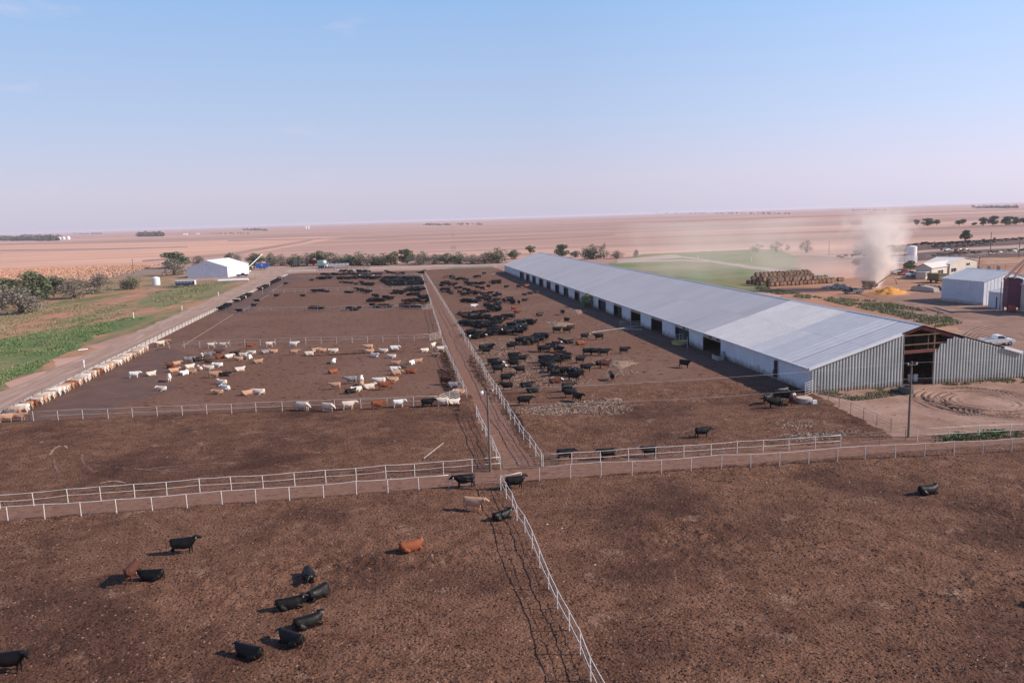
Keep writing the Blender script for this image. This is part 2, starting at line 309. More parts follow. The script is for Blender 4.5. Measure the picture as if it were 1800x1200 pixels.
# ------------------------------------------------------------------ setting: ground, sheets, roads
def field_material():
    m = bpy.data.materials.new('farm_fields'); m.use_nodes = True; t = m.node_tree; L = t.links.new
    b = t.nodes['Principled BSDF']; b.inputs['Roughness'].default_value = .95; b.inputs['Specular IOR Level'].default_value = .1
    P = N(t, 'ShaderNodeNewGeometry').outputs['Position']
    rot = N(t, 'ShaderNodeMapping'); rot.inputs['Rotation'].default_value = (0, 0, radians(4)); L(P, rot.inputs[0]); P = rot.outputs[0]
    def noise(sc, st, off=0):
        mp = N(t, 'ShaderNodeMapping'); mp.inputs['Scale'].default_value = st; mp.inputs['Location'].default_value = (off, off*.7, 0); L(P, mp.inputs[0])
        n = N(t, 'ShaderNodeTexNoise'); n.inputs['Scale'].default_value = sc; n.inputs['Detail'].default_value = 6; n.inputs['Roughness'].default_value = .65; L(mp.outputs[0], n.inputs['Vector']); return n.outputs['Fac']
    def mr(v, a, c, lo=0., hi=1.):
        n = N(t, 'ShaderNodeMapRange'); n.inputs[1].default_value = a; n.inputs[2].default_value = c; n.inputs[3].default_value = lo; n.inputs[4].default_value = hi; L(v, n.inputs[0]); return n.outputs[0]
    def mix(f, a, c):
        n = N(t, 'ShaderNodeMix', data_type='RGBA'); L(f, n.inputs[0])
        for s, v in ((6, a), (7, c)):
            if isinstance(v, tuple): n.inputs[s].default_value = (*v, 1)
            else: L(v, n.inputs[s])
        return n.outputs[2]
    br = N(t, 'ShaderNodeTexBrick'); br.offset = .37; br.inputs['Scale'].default_value = 1.0
    br.inputs['Brick Width'].default_value = 820; br.inputs['Row Height'].default_value = 400; br.inputs['Mortar Size'].default_value = 3; br.inputs['Mortar Smooth'].default_value = .4
    br.inputs['Color1'].default_value = (.58, .305, .215, 1); br.inputs['Color2'].default_value = (.48, .272, .207, 1); br.inputs['Mortar'].default_value = (.27, .19, .15, 1); br.inputs['Bias'].default_value = 0
    L(P, br.inputs['Vector'])
    c = br.outputs['Color']
    c = mix(mr(noise(.012, (.10, 1.0, 1)), .42, .62), c, (.44, .26, .20))
    c = mix(mr(noise(.03, (.05, 1.0, 1), 40), .52, .72, 0, .8), c, (.55, .345, .27))
    c = mix(mr(noise(.008, (.12, 1.0, 1), 90), .58, .70, 0, .65), c, (.30, .19, .15))
    c = mix(mr(noise(.0028, (.16, 1.0, 1), 17), .5, .62, 0, .8), c, (.64, .385, .295))
    c = mix(mr(noise(.0035, (.10, 1.0, 1), 27), .52, .58, 0, .85), c, (.27, .17, .14))
    c = mix(mr(noise(.0011, (.12, 1.0, 1), 37), .51, .58, 0, .8), c, (.32, .21, .18))
    c = mix(mr(noise(.25, (.12, 1.0, 1), 7), .45, .7, 0, .35), c, (.34, .22, .165))
    L(c, b.inputs['Base Color'])
    return m
def ground():
    m = MB(); rad = [0, 150, 420, 900, 2000, 4500, 11000, 30000]; n = 48; vs = [(0, 200, -.15)]; fs = []
    for r in rad[1:]:
        for j in range(n): vs.append((r*cos(2*pi*j/n), 200+r*sin(2*pi*j/n), -.15))
    for j in range(n): fs.append((0, 1+j, 1+(j+1) % n))
    for i in range(len(rad)-2):
        for j in range(n): fs.append((1+i*n+j, 1+(i+1)*n+j, 1+(i+1)*n+(j+1) % n, 1+i*n+(j+1) % n))
    m.add(vs, fs); o = m.build('ground', field_material()); tag(o, kind='structure')
ground()
def sheet(name, pts, z, m, jit=0.0, step=3.0, kind='structure'):
    """flat sheet with an uneven edge; pts are world x, y"""
    P = [Vector((p[0], p[1], 0)) for p in pts]; out = []
    for a, b in zip(P, P[1:]+P[:1]):
        n = max(1, int((b-a).length/step)); d = (b-a).normalized(); q = Vector((-d.y, d.x, 0))
        for i in range(n):
            p = a.lerp(b, i/n)
            if jit: p = p+q*float(jit*(2*vn(np.array([p.x]), np.array([p.y]), 6.0, 3.)[0]+1.4*vn(np.array([p.x]), np.array([p.y]), 2.1, 9.)[0]))
            out.append((p.x, p.y, z))
    b = bmesh.new(); vs = [b.verts.new(p) for p in out]; f = b.faces.new(vs); bmesh.ops.triangulate(b, faces=[f])
    bmesh.ops.recalc_face_normals(b, faces=b.faces)
    me = bpy.data.meshes.new(name); b.to_mesh(me); b.free()
    if me.polygons[0].normal.z < 0: me.flip_normals()
    me.materials.append(m); return tag(link(name, me), kind=kind)
def px(*pp): return [at(*p)[:2] for p in pp]
# barn frame
BA = Vector((55.0, 99.9, 0)); BB = Vector((49.0, 368.1, 0)); BL = (BB-BA).length
ba = (BB-BA).normalized(); bc = Vector((ba.y, -ba.x, 0)); BROT = math.atan2(-ba.x, ba.y)
def barn(lx, ly, z=0): return BA+bc*lx+ba*ly+Vector((0, 0, z))
BW, EAVE, RIDGE = 33.4, 3.5, 8.45
# grounds: broad first, each a few millimetres up
sheet('pasture', [(90, 330), (90, 372), (110, 402), (150, 480), (226, 486), (236, 470), (215, 410), (176, 335), (150, 272), (128, 262), (118, 230), (100, 240)], -.10, MT['pasture'], 3)
sheet('grass_verge', [(-66, 120), (-75, 118), (-105, 165), (-150, 240), (-190, 330), (-180, 420), (-160, 520), (-120, 505), (-70, 470), (-66, 420), (-64, 300)], -.10, MT['drygrass'], 3)
sheet('field_edge', [(-105, 165), (-128, 160), (-200, 300), (-215, 420), (-175, 560), (-120, 505), (-150, 440), (-150, 300), (-118, 215)], -.085, mat('brown_stubble', (.23, .155, .12), (.31, .21, .165), scale=.2, rough=.95, spec=.1, world=True, bump=.5, bscale=1.5, bdist=.2), 2)
sheet('green_verge', [(-66, 128), (-76, 125), (-92, 165), (-97, 200), (-86, 225), (-76, 245), (-70, 236), (-72, 200), (-68, 165)], -.075, MT['green'], 2.2)
sheet('green_strip', [(-74, 262), (-88, 285), (-98, 330), (-88, 372), (-76, 380), (-70, 330)], -.075, mat('thin_green_grass', (.15, .165, .065), (.25, .185, .10), scale=.2, rough=.95, spec=.1, world=True, stretch=(1, .3, 1), bump=.5, bscale=2, bdist=.2), 3)
sheet('machinery_yard', [(-60, 425), (-72, 395), (-84, 392), (-108, 402), (-115, 440), (-96, 486), (-40, 492), (30, 470), (36, 440), (-20, 440), (-52, 440)], -.062, MT['road'], 2)
sheet('bare_soil', px((0, 572), (130, 541), (270, 507), (300, 507), (150, 549), (60, 575), (0, 591)), -.080, MT['redsoil'], 1.2)
sheet('bare_soil', px((0, 606), (100, 580), (230, 549), (300, 531), (310, 534), (180, 570), (60, 601), (0, 628)), -.080, MT['redsoil'], 1.2)
sheet('stubble_field', px((0, 431), (330, 425), (560, 416), (600, 418), (440, 446), (330, 455), (240, 462), (120, 476), (0, 500)), -.128, mat('orange_stubble', (.60, .325, .225), (.52, .29, .205), scale=.012, stretch=(.15, 1, 1), rough=.95, spec=.1, world=True, c3=(.68, .40, .29), s3=.03, lo3=.48, hi3=.66), 0, 60)
sheet('field_strip', px((0, 439), (200, 436), (330, 433), (330, 435), (200, 438.5), (0, 442)), -.112, MT['strip'], 0, 60)
sheet('field_strip', px((250, 457), (400, 445), (520, 425), (560, 418), (566, 418), (530, 427), (410, 449), (250, 460)), -.112, MT['strip'], 0, 60)
sheet('field_strip', px((750, 426), (840, 422), (950, 417), (1080, 411), (1080, 414), (950, 421), (850, 425), (750, 428)), -.112, MT['strip'], 0, 60)
sheet('field_strip', px((400, 422), (560, 419), (760, 417), (760, 418), (560, 420.5), (400, 424)), -.108, MT['strip'], 0, 60)
sheet('field_strip', px((1100, 402), (1300, 396), (1480, 393), (1480, 394.4), (1300, 397.6), (1100, 404)), -.112, MT['strip'], 0, 60)
sheet('feed_road', [(-56.6, 100), (-63.5, 100), (-64.5, 200), (-66, 330), (-68, 425), (-50, 425), (-57.2, 415), (-57, 300), (-56.6, 200)], -.045, MT['road'], .6)
sheet('back_road', [(-60, 436), (40, 424), (70, 424), (70, 432), (40, 437), (-20, 450), (-60, 456)], -.040, MT['gravel'], .8)
sheet('roadside_grass', [(18, 409), (49, 400), (49, 412), (30, 415)], -.035, MT['green'], .8)
sheet('farm_lane', px((1085, 456), (1180, 447), (1290, 463), (1395, 476), (1470, 480), (1455, 487), (1330, 474), (1200, 452), (1085, 463)), -.055, MT['gravel'], .8)
sheet('gravel_track', px((1090, 459), (1200, 456), (1245, 459), (1245, 461), (1200, 458.5), (1090, 462)), -.050, MT['gravel'], .3)
sheet('farm_yard', [(92, 76), (92, 105), (90, 180), (112, 222), (118, 245), (160, 262), (200, 285), (262, 330), (300, 330), (290, 200), (260, 120), (200, 90), (150, 76)], -.070, MT['redsoil'], 2)
sheet('rutted_yard', [(90, 104), (100, 130), (112, 148), (118, 190), (150, 210), (190, 235), (215, 222), (190, 160), (160, 120), (140, 100)], -.055, MT['yard'], 2.5)
sheet('far_pen_dirt', px((1500, 440), (1600, 428), (1800, 417), (1850, 415), (1850, 426), (1640, 438), (1500, 450)), -.06, MT['wet'], 1)
sheet('far_pen_ground', px((1500, 455), (1640, 443), (1800, 436), (1850, 434), (1850, 449), (1650, 455), (1500, 466)), -.055, MT['wet'], 1)
sheet('pen_road', px((1400, 447), (1500, 449), (1640, 438.5), (1850, 429), (1850, 433), (1640, 442), (1500, 453.5)), -.045, MT['gravel'], .5)
RUT = mat('rut_mud', (.135, .075, .054), (.21, .12, .09), scale=.9, rough=.95, spec=.1, world=True)
RUTL = mat('dry_rut', (.33, .21, .16), (.26, .155, .115), scale=.9, rough=.95, spec=.1, world=True)
def ribbon(pts, w_, z, m, name='wheel_rut', n=6):
    P = [Vector((p[0], p[1], 0)) for p in pts]; Q = []
    for i in range(len(P)-1):
        a, b, c, d = P[max(i-1, 0)], P[i], P[i+1], P[min(i+2, len(P)-1)]
        for k in range(n):
            t = k/n; Q.append(.5*((2*b)+(c-a)*t+(2*a-5*b+4*c-d)*t*t+(3*b-a-3*c+d)*t**3))
    Q.append(P[-1]); vs = []; fs = []
    for i, q in enumerate(Q):
        d = (Q[min(i+1, len(Q)-1)]-Q[max(i-1, 0)]).normalized(); nn_ = Vector((-d.y, d.x, 0)); ww = w_*(.35+.65*abs(sin(i*1.9+q.x)))*(1 if 0 < i < len(Q)-1 else .1)
        for s_ in (-1, 1):
            e = q+nn_*ww*.5*s_; vs.append((e.x, e.y, z if z is not None else gz(e.x, e.y)+.012))
    for i in range(len(Q)-1): fs.append((2*i, 2*i+1, 2*i+3, 2*i+2))
    o = MB().add(vs, fs).build(name, m, fix=False)
    if o.data.polygons[0].normal.z < 0: o.data.flip_normals()
    return tag(o, kind='structure')
for k in range(11): ribbon(px((1686+7*k, 602-.4*k), (1702+8*k, 582+1.6*k), (1740+7*k, 568+2.8*k), (1775+4*k, 563+4*k), (1830, 562+5*k)), .45, -.045, RUT)
for k in range(7): ribbon(px((1450+9*k, 516+2.2*k), (1530+6*k, 524+2.6*k), (1610+4*k, 536+2.2*k), (1700, 550+1.5*k), (1820, 556+1.2*k)), .4, -.043, RUT)
for k in range(5): ribbon(px((1490+5*k, 512+1.5*k), (1560, 520+2*k), (1640, 527+2.5*k), (1690, 534+2.5*k)), .4, -.041, RUT)
for k in range(6): ribbon(px((1540+6*k, 500+1*k), (1600, 497+1.6*k), (1660, 494+2*k)), .35, -.042, RUT)
for xo in (-58.2, -60.2, -61.9): ribbon([(xo+.15*sin(y*.11), y) for y in range(98, 425, 16)], .38, -.041, RUTL, n=3)
so_ = empty('grain_silo', (159, 151, 0), 0, 'tall grain silo just outside the right edge behind the barn', 'silo')
for i in range(8): MB().lathe([(4.0, i*1.5), (4.05, i*1.5+.06), (4.05, i*1.5+1.4), (4.0, i*1.5+1.46)], 28).build('wall_ring', MT['steel'], so_)
MB().lathe([(4.1, 12.0), (4.15, 12.1), (.5, 14.2), (.2, 14.5)], 28).build('roof', MT['steel'], so_)
# the pens
is_yard = lambda x, y: (y > 77.2) & (x > 52.6+(y-77)*.115+.8*vn(x, y, 1.6, 5.)+.5*vn(x, y, .5, 9.))
is_alley = lambda x, y: ~is_yard(x, y) & ((y > 72.6+.3*vn(x, y, 1.5, 2.)) & (y < 77.0+.3*vn(x, y, 1.5, 4.)) | (y >= 77.0) & (x > 9.3+.5*vn(x, y, 2., 6.)) & (x < 12.5+.5*vn(x, y, 2., 8.)))
rest = lambda x, y: ~is_yard(x, y) & ~is_alley(x, y)
for o in grid('pen_dirt', -48, 66, 29, 58, .14, [('pen_dirt', MT['dirt'], rest)]): tag(o, kind='structure')
for o in grid('pen_dirt', -66, 110, 58, 112, .25, [('pen_dirt', MT['dirt'], rest), ('cattle_alley', MT['alley'], is_alley), ('barn_forecourt', MT['yard'], is_yard)]): tag(o, kind='structure')
sheet('pen_ground', [(-57, 111.8), (8.9, 111.8), (9.6, 200), (11.0, 385), (10.8, 408), (-50, 424), (-57, 420)], -.004, MT['dirt_far'], .15)
sheet('pen_ground', [(12.9, 111.8), (56, 111.8), (49, 400), (18, 409), (12.8, 405)], -.004, MT['dirt_far'], .15)
sheet('cattle_alley', [(8.85, 111.8), (12.95, 111.8), (12.9, 405), (10.7, 405)], .002, MT['alley'])
sheet('damp_apron', [(-55.2, 113), (-43, 112.5), (-38, 130), (-42, 150), (-46, 171), (-55, 174)], .004, MT['wet'], 3.2)
sheet('damp_apron', [(-55.2, 240), (-44, 239), (-46, 300), (-48, 410), (-55, 415)], .004, MT['wet'], 1.6)
sheet('barn_side_strip', [(52, 105), (55, 105), (49.6, 330), (46.0, 330), (49, 200)], .004, MT['wet'], .8)  # slightly darker strip of ground along the barn wall
for n, (x0, y0, x1, y1) in enumerate(((-46.5, 176, -47.5, 236), (-46.5, 246, -47, 300), (-48, 308, -49, 360))):
    b = MB(); d = Vector((x1-x0, y1-y0, 0)); L = d.length; Mx = Matrix.Translation((x0, y0, 0)) @ Matrix.Rotation(math.atan2(d.y, d.x), 4, 'Z')
    b.box(0, L, -.09, .09, -.05, .07, M=Mx); tag(b.build('concrete_curb', MT['curb']), kind='structure')
for k in range(11):
    r_ = 4.6+.52*k+R.uniform(-.15, .15); a0 = R.uniform(1.6, 2.6) if k % 3 else .4; a1 = a0+R.uniform(2.4, 4.2)
    ribbon([(TRK.x+r_*cos(a0+(a1-a0)*i/12)/1.15+.3*sin(i), TRK.y+r_*sin(a0+(a1-a0)*i/12)*(1 if r_ < 9 else .95)) for i in range(13)], .3, None, RUT)
for pts, m_ in ((((88, 800), (96, 788), (112, 783), (119, 788)), RUTL), (((67, 779), (77, 776), (87, 775)), RUTL), (((145, 797), (144, 806), (150, 816), (163, 828)), RUT), (((175, 850), (198, 846), (222, 849)), RUTL), (((95, 806), (97, 820), (108, 836)), RUT), (((250, 826), (320, 818), (420, 812)), RUT), (((150, 815), (300, 828), (420, 818)), RUT)):
    ribbon(px(*pts), .35, None, m_)
# loose clods, straw and litter on the pen floors (nobody could count them)
def lumps(name, n, area, size, m, flat=.6, kind='stuff', dens=None):
    pts = []
    base = np.array([(1, 0, 0), (0, 1, 0), (-1, 0, 0), (0, -1, 0), (0, 0, 1)], float); bf = np.array([(0, 1, 4), (1, 2, 4), (2, 3, 4), (3, 0, 4)])
    x = rng.uniform(area[0], area[1], n*3); y = area[2]+(area[3]-area[2])*rng.random(n*3)**area[4]
    k = np.abs(x-y*.145) < y*.72+3
    if dens is not None: k &= dens(x, y)
    x = x[k][:n]; y = y[k][:n]; n = len(x); z = height(x, y)
    s = size[0]+(size[1]-size[0])*rng.random(n)**2.5; a = rng.random(n)*6.28
    asp = rng.uniform(.6, 1.5, n)
    bx = base[None, :, 0]*s[:, None]*asp[:, None]; by = base[None, :, 1]*s[:, None]; bz = base[None, :, 2]*s[:, None]*flat
    V = np.stack([x[:, None]+bx*np.cos(a)[:, None]-by*np.sin(a)[:, None], y[:, None]+bx*np.sin(a)[:, None]+by*np.cos(a)[:, None], z[:, None]+bz-.01], 2).reshape(-1, 3)
    F = (bf[None]+(np.arange(n)*5)[:, None, None]).reshape(-1, 3)
    return tag(link(name, raw_mesh(name, V, F, m)), kind=kind)
patchy = lambda x, y: (vn(x, y, 8., 31.)+.6*vn(x, y, 2.5, 33.)+.25*rng.random(len(x)) > .05) & ~is_yard(x, y) & ~is_alley(x, y)
anyw = lambda x, y: ~is_yard(x, y) & ~is_alley(x, y) & ~((y > 76.5) & (y < 106) & (x < 9))
o = lumps('dirt_clods', 26000, (-40, 58, 36, 108, 1.5), (.03, .12), MT['clod_dark'], .8, dens=patchy); tag(o, 'dark trodden dirt clods strewn over the near pens')
o = lumps('dirt_crumbs', 13000, (-40, 58, 36, 108, 1.5), (.03, .11), MT['clod'], .5, dens=anyw); tag(o, 'pale dry dirt crumbs strewn over the near pens')
def scatter_in(n, cx, cy, rx, ry):
    t = rng.random(n)*6.28; r = np.sqrt(rng.random(n))*(1+.25*np.sin(3*t+cx)); return cx+rx*r*np.cos(t), cy+ry*r*np.sin(t)
def straw(name, blobs, label, m, ln=(.08, .28)):
    V = []; F = []
    for n, cx, cy, rx, ry in blobs:
        x, y = scatter_in(n, cx, cy, rx, ry); z = height(x, y)+.012; a = rng.random(n)*6.28; l = rng.uniform(*ln, n); wd = rng.uniform(.02, .06, n); hh = rng.uniform(.0, .07, n)
        c, s = np.cos(a), np.sin(a)
        for (u, v, q) in ((-1, -1, 0), (1, -1, 0), (1, 1, 1), (-1, 1, 1)):
            V.append(np.stack([x+c*u*l/2-s*v*wd, y+s*u*l/2+c*v*wd, z+hh*q], 1))
    k = len(V)//4; VV = []; FF = []; b = 0
    for i in range(k):
        q = np.stack(V[4*i:4*i+4], 1).reshape(-1, 3); VV.append(q); n = len(q)//4; FF.append(np.arange(n*4).reshape(-1, 4)+b); b += n*4
    return tag(link(name, raw_mesh(name, np.concatenate(VV), np.concatenate(FF), m)), label, kind='stuff')
def blob(n, X, Y, rx, ry): p = at(X, Y); return (int(n*2.2), p.x, p.y, rx, ry)
straw('straw_litter', [blob(1500, 920, 640, 8, 12), blob(1300, 870, 610, 5, 11), blob(700, 955, 668, 6, 7), blob(1500, 1030, 716, 6.5, 4.0), blob(500, 960, 720, 4, 3),
    blob(500, 1085, 636, 3.5, 4), blob(260, 1015, 548, 4, 7), blob(220, 990, 567, 4, 7), blob(500, 1440, 765, 4.5, 1.6), blob(150, 1405, 745, 3, 2), blob(250, 1085, 655, 3, 3), blob(300, 1100, 575, 7, 10)],
    'pale trodden straw litter between the black cattle in the right pen', MT['straw'])
straw('manure_ridge', [blob(500, 790, 680, 1.1, 16), blob(300, 786, 640, 1.0, 20), blob(260, 630, 621, 9, .7), blob(200, 840, 655, .8, 18), blob(200, 905, 735, .6, 9)], 'dark trodden manure ridge along the pen fences', MT['clod_dark'], (.3, .8))
straw('white_litter', [(60, -5, 80, 34, 22), (50, 30, 62, 26, 22), (40, 30, 100, 20, 20)], 'tiny pale scraps scattered over the dirt pens', MT['concrete'], (.08, .22))
# ------------------------------------------------------------------ fences
def polyline_resample(pts, step):
    out = [Vector(pts[0])]
    for a, b in zip(pts, pts[1:]):
        a = Vector(a); b = Vector(b); n = max(1, round((b-a).length/step))
        for i in range(1, n+1): out.append(a.lerp(b, i/n))
    return out
_post = {}
def post_mesh(h, r, m):
    k = (round(h, 2), r, m.name)
    if k not in _post: _post[k] = MB().tube([(0, 0, -.35), (0, 0, h)], r, 7).mesh('post', m)
    return _post[k]
def fence(label, pts, step=3.1, h=1.35, rails=(1.33, .62), cables=(.95, .35), rr=.033, pr=.042, m='pipe', mid=None, wob=.03, side=0.0, name='pipe_fence', group='pipe fences round the pens', far=False):
    P = polyline_resample([(p[0], p[1], 0) for p in pts], step)
    for i, p in enumerate(P):
        p.x += R.uniform(-wob, wob)*1.6; p.y += R.uniform(-wob, wob); p.z = gz(p.x, p.y) if p.y < 113 else 0.0
    hs = [h+R.uniform(-wob, wob)*1.5 for _ in P]
    root = empty(name, P[0], 0, label, 'fence', group)
    for i, p in enumerate(P):
        o = link('post', post_mesh(h, pr, MT[m]), root); o.location = p-P[0]; o.rotation_euler = (R.uniform(-.02, .02), R.uniform(-.02, .02), R.uniform(0, 3))
        o.scale.z = (hs[i]-.01)/h
    for j, z in enumerate(rails):
        mm = MT[m] if j == 0 or mid is None else MT[mid]
        q = [p-P[0]+Vector((0, 0, z*hs[i]/h+ (R.uniform(-wob, wob) if j else 0))) for i, p in enumerate(P)]
        if far:
            MB().tube(q, rr, 5).build('rail', mm, root, smooth=True)
        else:
            d = []
            for a, b in zip(q, q[1:]):
                d.append(a); d.append(a.lerp(b, .5)+Vector((0, 0, -.015-R.random()*wob*.8)))
            d.append(q[-1])
            MB().tube(d, rr*(1 if j == 0 else .85), 6).build('rail', mm, root, smooth=True)
    for z in cables:
        MB().tube([p-P[0]+Vector((0, 0, z)) for p in P], .014 if not far else .022, 4).build('cable', MT['cable'], root)
    return root
def gate(label, a, b, h=1.4, bars=6, m='pipe', group='pen gates'):
    a = Vector((a[0], a[1], 0)); b = Vector((b[0], b[1], 0)); d = b-a; L = d.length
    z = gz(a.x, a.y) if a.y < 113 else 0
    root = empty('pen_gate', (a.x, a.y, z+.12), math.atan2(d.y, d.x), label, 'gate', group)
    um = MB().tube([(0, 0, 0), (0, 0, h)], .03, 6).mesh('upright', MT[m])
    for x in (0.0, L/2, L): link('upright', um, root).location.x = x
    for i in range(bars):
        zz_ = .04+i*(h-.06)/(bars-1); MB().tube([(.035, .0, zz_), (L/2-.035, .0, zz_), (L-.035, 0, zz_)], .024, 6).build('bar', MT[m], root)
    return root
fence('near pipe fence across the whole lot, left run ending at the black cow', [at(-200, 935), at(15, 917), at(627, 871), at(790, 858)], 3.05, h=1.3, rails=(1.28,), cables=(.95, .62, .3), m='pipe_white')
fence('near pipe fence across the lot, right run along the front right pen', [at(949, 847), at(1521, 808), at(1778, 795), at(1900, 789)], 3.05, h=1.4, rails=(1.38, .75), cables=(1.05, .45), m='pipe', mid='cable')
fence('short white fence corner beside the black cow at the lane crossing', [at(881, 862), at(916, 854)], 2.4, h=1.35, rails=(1.33, .8), cables=(.5,), m='pipe_white')
fence('second white pipe fence along the far side of the cross lane, left run', [at(-200, 910), at(0, 893), at(627, 845), at(880, 826)], 3.05, h=1.35, rails=(1.33, .70), cables=(1.05, .35), m='pipe_white')
fence('white two rail fence in front of three black cows, ending near the pole', [at(954.5, 820.5), at(1250, 800), at(1477, 785)], 3.0, h=1.3, rails=(1.28, .65), cables=(1.05, .35), m='pipe_white')
fence('short rusty cable fence between the white fences beside the tall pole', [at(1479, 785), at(1546, 780), at(1592, 774)], 3.4, rails=(1.35,), cables=(1.0, .65, .3), m='cable')
fence('white two rail fence with weeds under it on the right edge', [at(1612, 776), at(1775, 767), at(1900, 760)], 3.4, h=1.4, rails=(1.38, .72), cables=(.4,), m='pipe_white')
fence('wire fence running from the barn corner to the tall pole', [(54.8, 97.5), (53.8, 88), (53.4, 79.3)], 3.4, h=1.5, rails=(), cables=(1.4, 1.0, .6, .3), m='cable', pr=.04)
fence('wavy pipe fence running toward the camera between the two front pens', [at(880, 860), (8.9, 60), (9.0, 50), (9.2, 36), (9.3, 30)], 3.05, rails=(1.42, .62), cables=(1.05, .3), m='pipe_white', wob=.055)
fence('left alley pipe fence, first run from the cross lane to the open gate', [at(880, 824), (8.9, 98.5)], 3.05, rails=(1.42, .72), cables=(1.05, .35), m='pipe_white', wob=.06)
fence('left alley pipe fence beside the pale cattle pen', [(8.6, 110), (8.2, 162)], 3.05, rails=(1.42, .72), cables=(1.05, .35), wob=.05)
fence('left alley pipe fence beside the empty middle pen', [(8.4, 169), (9.0, 222)], 3.2, rails=(1.42, .72), cables=(), wob=.04, far=True)
fence('left alley pipe fence beside the far black cattle pens', [(9.1, 228), (10.4, 358)], 3.4, rails=(1.42, .72), cables=(), wob=.04, far=True)
fence('right alley pipe fence, wavy long run beside the black cattle pen', [at(954, 819), (13.0, 90), (12.95, 180)], 3.05, rails=(1.42, .72), cables=(1.05, .35), m='pipe_white', wob=.07)
fence('right alley pipe fence, far run to the back road', [(12.95, 182), (12.8, 300), (12.4, 400)], 3.4, rails=(1.42, .72), cables=(), wob=.04, far=True)
fence('pipe fence in front of the pale cattle, post by post to the open gate', [(-49.5, 112.4), (-20, 109.0), (4.6, 106.2)], 3.4, rails=(1.35, .68), cables=(.28,), m='pipe')
fence('pipe fence behind the pale cattle pen', [(-48.5, 174.4), (-20, 170), (5.8, 165.6)], 3.35, rails=(1.42, .85), cables=(.4,), m='pipe', far=True)
fence('pipe fence at the front of the nearest black cattle pen', [(-50.5, 241), (-20, 232), (6.0, 224.8)], 3.5, rails=(1.42, .7), cables=(), m='pipe', far=True, rr=.05, pr=.055)
fence('middle pipe fence between the far black cattle pens', [(-50, 304), (9.4, 293)], 4.0, rails=(1.42, .7), cables=(), m='pipe', far=True, rr=.06, pr=.06)
fence('farthest pipe fence among the black and white cattle', [(-51, 374), (10, 357)], 4.6, rails=(1.42, .7), cables=(), m='pipe', far=True, rr=.075, pr=.07)
fence('pale fence along the back road behind the right pen', [(17, 407), (49, 399)], 3.2, rails=(1.5, .8), cables=(), m='pipe_white', far=True, rr=.05)
gate('open gate swung back beside the front corner of the pale cattle pen', (4.7, 106.1), (7.6, 109.8), m='pipe_white')
gate('gate at the back corner of the pale cattle pen', (5.9, 165.5), (8.2, 168.2))
gate('gate at the front corner of the nearest black cattle pen', (6.2, 224.7), (8.8, 226.4))
gate('grey gate closing the alley mouth between its two white corner posts', at(884, 826), at(951, 822), bars=5, m='cable')
gate('dark gate closing the near lane between the black cow and the corner', at(795, 858), at(876, 861), bars=5, m='cable')
gate('dark portable gate at the near left end of the pale cattle fence', (-55.8, 113.1), (-50, 112.5), h=1.5, m='cable')
gate('slanted pen gate leaning from the barn corner to the water tank', (53.1, 97.8), (55.0, 99.2), h=1.7, bars=6)
gate('short gate crossing the far end of the alley', (10.6, 357), (12.6, 357), m='cable')
# feed bunk along the left edge of the pens
bunk = empty('feed_bunk', (-55.4, 113, 0), 0, 'long concrete feed trough along the dirt road where cattle line up', 'feed trough')
sec = MB().prism([(-.55, 0), (.5, 0), (.45, .5), (.33, .5), (.25, .16), (-.3, .16), (-.38, .62), (-.55, .62)], 0, 5.98).mesh('trough_section', MT['concrete'])
for i in range(50):
    o = link('trough_section', sec, bunk); o.location = (R.uniform(-.03, .03)-.006*i*.0, i*6.02, 0)
nb = MB(); pp = post_mesh(1.25, .05, MT['wood'])
for i in range(100):
    o = link('post', pp, bunk); o.location = (.62, i*3.03, 0)
MB().tube([(.62, 0, 1.2), (.62, 301, 1.2)], .03, 5).build('neck_rail', MT['wood'], bunk)
MB().tube([(.62, 0, .72), (.62, 301, .72)], .014, 4).build('neck_cable', MT['cable'], bunk)
# ------------------------------------------------------------------ the long barn
barn_root = empty('cattle_barn', BA, BROT, 'very long white cattle barn with a grey metal gable roof', 'barn')
DOORS = [(29.2, 36.8), (43.5, 50.6), (58.1, 64.8), (72, 79), (86.1, 92.7), (99.9, 106.9), (127.2, 133.3), (141.3, 147.5), (154, 159.9), (167, 173.6), (179.4, 186.6), (193, 199.7), (205.4, 212.7), (217.7, 226.9)]
yprev = 0.0
def wall_piece(y0, y1, z0, z1, m, name='wall_panel', x=0.0, th=.12):
    n = max(1, round((y1-y0)/4.6))
    for i in range(n):
        a = y0+(y1-y0)*i/n+.012; b = y0+(y1-y0)*(i+1)/n-.012
        q = MB().box(x, x+th, a, b, z0, z1)
        k = int((b-a)/.9)
        for j in range(1, k): yy = a+(b-a)*j/k; q.box(x-.028, x, yy-.05, yy+.05, z0, z1)
        q.build(name, MT[m], barn_root)
for (a, b) in DOORS:
    wall_piece(yprev, a, -.1, EAVE, 'whitewall'); yprev = b
    wall_piece(a, b, 2.62, EAVE, 'cream', 'lintel_panel', .02, .1)
wall_piece(yprev, BL, -.1, EAVE, 'whitewall')
for i, (a, b) in enumerate(DOORS):
    fr = MB().box(-.05, .14, a-.01, a+.10, 0, 2.6).box(-.05, .14, b-.10, b+.01, 0, 2.6).box(-.05, .14, a+.10, b-.10, 2.48, 2.6).build('door_frame', MT['dark'] if i % 3 else MT['ochre'], barn_root)
    if i not in (0, 2, 3):       # dark panel inside most openings, its colour standing for the unlit interior
        MB().box(.5, .56, a+.2, b-.2+(0 if i % 2 else -1.4), .25, 2.45).build('door_shade_panel', MT['dark'], barn_root)
